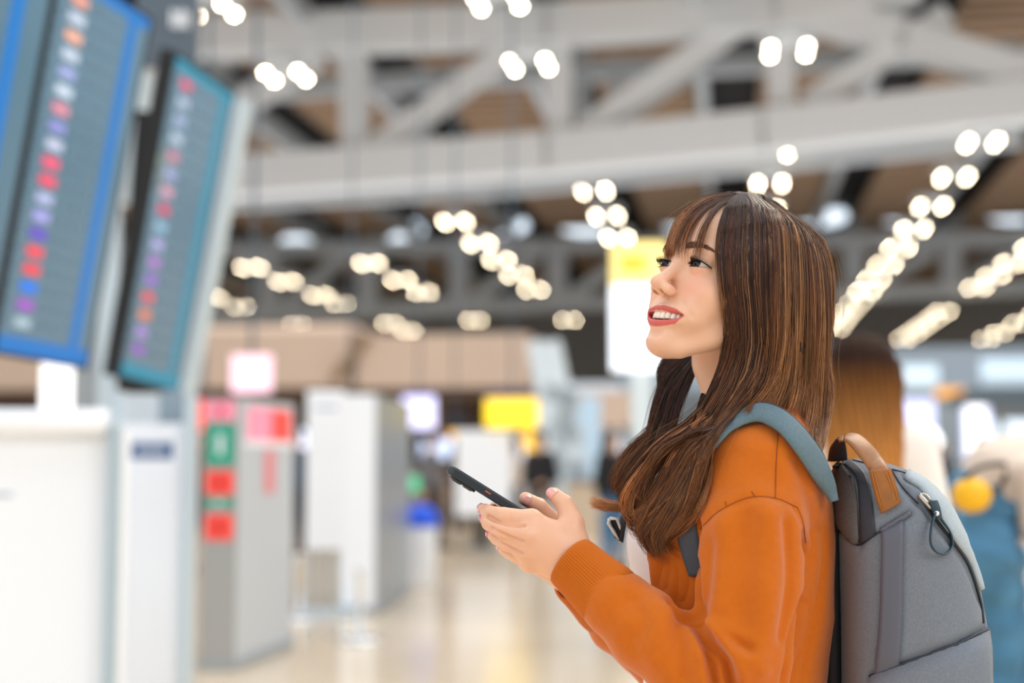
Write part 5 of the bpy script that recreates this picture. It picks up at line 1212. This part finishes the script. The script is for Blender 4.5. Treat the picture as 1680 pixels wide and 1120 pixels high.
t = empty('globe_lamp', P(1522, 724, 20), 'round white globe lamp over the crowd on the right', 'lamp'); MB().disc_stack(P(1522, 724, 20), [(.02, -.19), (.12, -.15), (.19, 0), (.12, .15), (.02, .19)], 20).build('globe', mat('globe_glow', 'ffffff', emit=2.2), t, smooth=True); MB().tube([P(1522, 724, 20), P(1522, 724, 20) * np.array([1, 1, 0])], .03, 8).build('pole', SLATE, t)
t = empty('soffit', H(18, 50, 0), 'dark blue-grey canopy edge above the right shop front', 'canopy'); pbox('fascia', 1588, 1900, 640, 656, 33, 3, mat('blue_grey_soffit', '5f7280', rough=.6), t); pbox('column', 1640, 1652, 656, None, 33.5, .5, MIDG, t)
# ================================================================ people in the background
def hexl(c): return lin(c)
def figure(px, py_foot, height, label, top, legs, hair, face=(0, -1), pose='stand', longhair=False, res=.017, D=None, shoes='26221f', group=None, lean=0.0, sleeves=True):
    """standing or walking figure: one body mesh plus hair, top, trousers and shoes"""
    g = onz(px, py_foot, 0) if D is None else P(px, 700, D) * np.array([1, 1, 0]); k = height / 1.7
    f = np.array([face[0], face[1], 0.0]); f /= np.linalg.norm(f); l = np.array([-f[1], f[0], 0]); u = np.array([0, 0, 1.0])
    q = lambda a, b, c: g + (f * (a + lean * max(0, c - .9)) + l * b + u * c) * k
    t = empty('person', g, label, 'person', group)
    st = .16 if pose == 'walk' else .02
    H_ = q(.01, 0, 1.585)
    def vol(): return Vol(g - np.array([.48, .48, .02]) * k + np.minimum(0, f * lean * .8), g + np.array([.48, .48, 0]) * k + np.array([0, 0, height + .06]) + np.maximum(0, f * lean * .8), res)
    hip = [q(0, s * .09, .88) for s in (1, -1)]; kn = [q(s * st * .6 + .02, s * .10, .48) for s in (1, -1)]; an = [q(s * st - .02, s * .10, .09) for s in (1, -1)]
    sh = [q(0, s * .165, 1.37) for s in (1, -1)]; el = [q(-.03 + s * .05 * (pose == 'walk'), s * .22, 1.10) for s in (1, -1)]
    wr = [q(.16, s * .17, 1.04) if pose == 'hold' else q(.04 + s * .1 * (pose == 'walk'), s * .235, .86) for s in (1, -1)]
    v = vol(); v.ell(H_, np.array([.078, .078, .112]) * k); v.ell(H_ + f * .05 * k - u * .06 * k, np.array([.04, .04, .045]) * k, .03); v.cap(H_ + f * .085 * k - u * .005, H_ + f * .098 * k - u * .03 * k, .010 * k, .014 * k, .012)
    v.cap(q(-.01, 0, 1.38), q(0, 0, 1.52), .055 * k, .048 * k, .03)
    for s in (1, -1): v.ell(H_ + l * s * .078 * k, np.array([.015, .015, .03]) * k, .01)
    def torso(v, o):
        for z, a in ((1.34, .145), (1.2, .135), (1.05, .12), (.93, .14)): v.cap(q(0, -a * .55, z), q(0, a * .55, z), (.095 + o) * k, (.095 + o) * k, .07)
    torso(v, 0)
    for i in (0, 1):
        v.cap(hip[i], kn[i], .082 * k, .055 * k, .04); v.cap(kn[i], an[i], .055 * k, .036 * k, .02); v.cap(an[i] - u * .03 * k, an[i] + (f * .13 - u * .055) * k, .036 * k, .028 * k, .02)
        v.cap(sh[i], el[i], .046 * k, .036 * k, .03); v.cap(el[i], wr[i], .036 * k, .026 * k, .02)
        d = wr[i] - el[i]; d = d / np.linalg.norm(d); v.cap(wr[i], wr[i] + d * .07 * k, .030 * k, .034 * k, .015, flat=l, fr=.6); v.cap(wr[i] + d * .07 * k, wr[i] + d * .15 * k + f * .01, .030 * k, .018 * k, .012, flat=l, fr=.6); v.cap(wr[i] + d * .03 * k, wr[i] + (d * .08 + f * .045) * k, .013 * k, .010 * k, .01)
    V, Q = v.mesh(); link('body', me_np('body', V, Q, mat('skin_far', 'd9a98a', rough=.5)), t)
    v = vol(); torso(v, .014)
    for i in (0, 1): v.cap(sh[i], el[i], .062 * k, .052 * k, .03); v.cap(el[i], wr[i] if sleeves else (el[i] * .7 + wr[i] * .3), .052 * k, .040 * k, .02)
    V, Q = v.mesh(); link('top', me_np('top', V, Q, mat('cloth_' + top, top, rough=.85, bump=.2, bscale=60, bdist=.004)), t)
    v = vol()
    for i in (0, 1): v.cap(hip[i] + u * .03, kn[i], .100 * k, .072 * k, .05); v.cap(kn[i], an[i] + u * .03, .072 * k, .055 * k, .02)
    V, Q = v.mesh(); link('trousers', me_np('trousers', V, Q, mat('cloth_' + legs, legs, rough=.85, bump=.2, bscale=60, bdist=.004)), t)
    for i in (0, 1):
        MB_ = Vol(an[i] - .3 * k, an[i] + .3 * k, res * .7); MB_.cap(an[i] - (f * .03 + u * .045) * k, an[i] + (f * .15 - u * .055) * k, .045 * k, .036 * k); V, Q = MB_.mesh(); V[:, 2] = np.maximum(V[:, 2], .002); link('shoe', me_np('shoe', V, Q, mat('shoe_' + shoes, shoes, rough=.5)), t)
    v = Vol(H_ - np.array([.2, .2, .48]) * k, H_ + np.array([.2, .2, .2]) * k, res * .7); v.ell(H_ - f * .018 * k + u * .025 * k, np.array([.096, .096, .112]) * k)
    if longhair: v.cap(H_ - f * .04 * k, H_ - f * .075 * k - u * .34 * k, .09 * k, .07 * k, .05, flat=f, fr=.62); v.cap(H_ - f * .035 * k + l * .05 * k, H_ + l * .08 * k - u * .25 * k, .05 * k, .035 * k, .03); v.cap(H_ - f * .035 * k - l * .05 * k, H_ - l * .08 * k - u * .25 * k, .05 * k, .035 * k, .03)
    v.ell(H_ + f * .12 * k - u * .035 * k, np.array([.09, .09, .10]) * k, .01, 's')
    V, Q = v.mesh(); link('hair', me_np('hair', V, Q, mat('hair_' + hair, hair, rough=.45)), t)
    return t
figure(1003, 935, 1.60, 'person with dark hair, black top and blue jeans behind her chest', '17171b', '3d6f98', '120e0c', (.7, -.7), 'stand', True)
figure(886, 925, 1.62, 'person in a black top standing below the smaller yellow sign', '1c1b20', '8f8a86', '1a1411', (-.5, -.8), 'hold')
figure(706, 900, 1.65, 'person in grey clothes behind the waste bin', '6b6b70', '4a4038', '1a1411', (1, -.2), 'walk')
figure(845, 880, 1.60, 'person in cream behind the phone and the yellow sign', 'cfc4b8', '2a2a30', '2a1c14', (-1, -.2), 'walk', True)
figure(755, 868, 1.7, 'distant person in dark brown left of the pedestal display', '4a3a30', '2a2522', '1a1411', (.2, -1), 'stand')
figure(332, 940, 1.7, 'person in brown at the left side of the grey totem', '7a5446', '4a4a52', '1a1411', (1, -.3), 'walk')
figure(483, 905, 1.68, 'person in navy between the grey totem and the banner', '33465e', '26303c', '1a1411', (-.4, -1), 'stand')
for i, (x, y, c1, c2, lb) in enumerate([(1500, 850, 'b9a899', '4a4036', 'person in a tan top under the globe lamp'), (1548, 862, '18181c', '2e2e34', 'person in black under the globe lamp'), (1612, 880, 'd8ccc0', '5a5a60', 'person in pale beige below the bright upright panel'), (1660, 868, 'a58f80', '30343c', 'person in brown near the right picture edge')]):
    figure(x, y, 1.6 + .03 * i, lb, c1, c2, '2a1c14', ((-.6, -.8), (.6, -.8), (-1, 0), (0, 1))[i], 'walk', i % 2 == 0)

# the second woman close behind
w2 = figure(1412, 0, 1.60, 'woman with long light brown hair seen from behind, beyond the backpack', 'e9e4de', '3b3f4a', '5a3018', (.35, .94), 'stand', True, D=4.05, res=.012)
for c in list(w2.children):
    if c.name.startswith('hair'): bpy.data.objects.remove(c)
_k = 1.6 / 1.7
def long_hair2():
    D = 4.05; v = Vol((P(1330, 600, D)[0], D - .30, P(1400, 830, D)[2]), (P(1500, 600, D)[0], D + .22, P(1400, 535, D)[2]), .007)
    v.ell(P(1412, 612, D - .02), (.104, .104, .112)); v.cap(P(1414, 640, D - .06), P(1422, 775, D - .16), .098, .080, .05, flat=(0, 1, 0), fr=.8)
    v.cap(P(1382, 640, D - .05), P(1376, 740, D - .13), .050, .035, .04); v.cap(P(1448, 640, D - .05), P(1462, 785, D - .15), .045, .028, .04)
    V, Q = v.mesh(); n = vnormals(V, Q)
    V = V + n * (.004 * np.sin(V[:, 0] * 230 + 2.5 * np.sin(V[:, 2] * 17)) + .003 * np.sin(V[:, 0] * 510 + V[:, 2] * 20))[:, None]
    z = V[:, 2]; t_ = np.clip((P(1400, 590, D)[2] - z) / .30, 0, 1)[:, None]; s_ = (.85 + .3 * np.sin(V[:, 0] * 330 + 3 * np.sin(z * 9)))[:, None]
    C = (np.array(lin('2e180e')) * (1 - t_) + np.array(lin('c4823f')) * t_) * s_
    link('hair', me_np('hair', V, Q, mat('hair_behind', 'ffffff', rough=.75, attr='col', spec=.15), True, C), w2, label='long light brown hair')
long_hair2()
# figure in denim bending forward at the right edge
def bender():
    D = 4.6; g = P(1640, 700, D) * np.array([1, 1, 0]); t = empty('person', g, 'person in blue denim and beige top bending forward at the right edge', 'person')
    W_ = lambda x, y, d=D: P(x, y, d)
    zf = lambda p: np.array([p[0], p[1], .08])
    def vol(r=.014): return Vol((W_(1540, 0)[0], D - .45, -.01), (W_(1860, 0)[0], D + .5, W_(0, 690)[2]), r)
    hipL, hipR = W_(1600, 905, D - .1), W_(1612, 905, D + .12); knL, knR = W_(1632, 1040, D - .1), W_(1655, 1050, D + .12); anL, anR = zf(W_(1622, 1100, D - .1)), zf(W_(1668, 1100, D + .14))
    v = vol(); v.chain([hipL, knL, anL], [.09, .06, .04], .03); v.chain([hipR, knR, anR], [.09, .06, .04], .03); v.cap(hipL, hipR, .1, .1, .06); v.chain([W_(1605, 880), W_(1650, 810), W_(1705, 770)], [.12, .12, .10], .05)
    v.ell(W_(1762, 748), (.09, .08, .11), .01); v.cap(W_(1705, 770), W_(1750, 752), .05, .05, .02)
    for d in (-.16, .16): v.chain([W_(1700, 785, D + d), W_(1705, 860, D + d), W_(1740, 920, D + d), W_(1750, 945, D + d)], [.05, .04, .03, .03], .02)
    for a in (anL, anR): v.cap(a - np.array([0, 0, .03]), a + np.array([.14, 0, -.045]), .036, .028, .02)
    V, Q = v.mesh(); link('body', me_np('body', V, Q, mat('skin_far', 'd9a98a', rough=.5)), t)
    v = vol(); v.chain([hipL, knL, anL + np.array([0, 0, .05])], [.115, .085, .065], .04); v.chain([hipR, knR, anR + np.array([0, 0, .05])], [.115, .085, .065], .04); v.cap(hipL, hipR, .125, .125, .08)
    V, Q = v.mesh(); n = vnormals(V, Q); V = V + n * (.006 * np.sin(V[:, 2] * 60 + 9 * V[:, 0]))[:, None]; link('jeans', me_np('jeans', V, Q, mat('denim', '4a82a8', rough=.85, vary=.35, vscale=9)), t, label='blue jeans')
    v = vol(); v.chain([W_(1598, 868), W_(1618, 838), W_(1650, 815)], [.13, .135, .13], .05); V, Q = v.mesh(); n = vnormals(V, Q); V = V + n * (.008 * np.sin(V[:, 2] * 70 - 40 * V[:, 0]))[:, None]
    link('denim_jacket', me_np('denim_jacket', V, Q, mat('denim_pale', '4f84a8', rough=.85, vary=.3, vscale=8)), t, label='denim jacket round the waist')
    v = vol(); v.chain([W_(1628, 812), W_(1650, 790), W_(1705, 765)], [.11, .135, .12], .05)
    for d in (-.16, .16): v.chain([W_(1700, 780, D + d), W_(1705, 860, D + d), W_(1735, 912, D + d)], [.065, .055, .045], .03)
    V, Q = v.mesh(); link('top', me_np('top', V, Q, mat('beige_knit', 'd6c7ba', rough=.9)), t)
    v = vol(.01); v.ell(W_(1756, 742), (.105, .095, .115)); v.ell(W_(1782, 765), (.08, .08, .08), .01, 's'); V, Q = v.mesh(); link('hair', me_np('hair', V, Q, mat('hair_2a1c14', '2a1c14', rough=.45)), t)
    for a in (anL, anR): v = Vol(a - .25, a + .25, .01); v.cap(a - np.array([.03, 0, .04]), a + np.array([.16, 0, -.05]), .045, .036); V, Q = v.mesh(); V[:, 2] = np.maximum(V[:, 2], .002); link('shoe', me_np('shoe', V, Q, mat('shoe_26221f', '26221f', rough=.5)), t)
    b = empty('shoulder_bag', W_(1592, 830, D - .25), 'yellow shoulder bag on the bending person in denim', 'bag')
    v = Vol(W_(1592, 812, D - .22) - .13, W_(1592, 812, D - .22) + .13, .007); v.ell(W_(1594, 812, D - .2), (.062, .045, .055)); V, Q = v.mesh(); link('bag_body', me_np('bag_body', V, Q, mat('bag_yellow', 'f0b60a', rough=.5)), b)
    MB().tube(catmull([W_(1572, 806, D - .2), W_(1600, 770, D - .2), W_(1650, 762, D - .12), W_(1640, 800, D - .16), W_(1616, 812, D - .2)], 24), .008, 8).build('strap', mat('bag_strap', '2b2622', rough=.6), b, smooth=True)
bender()
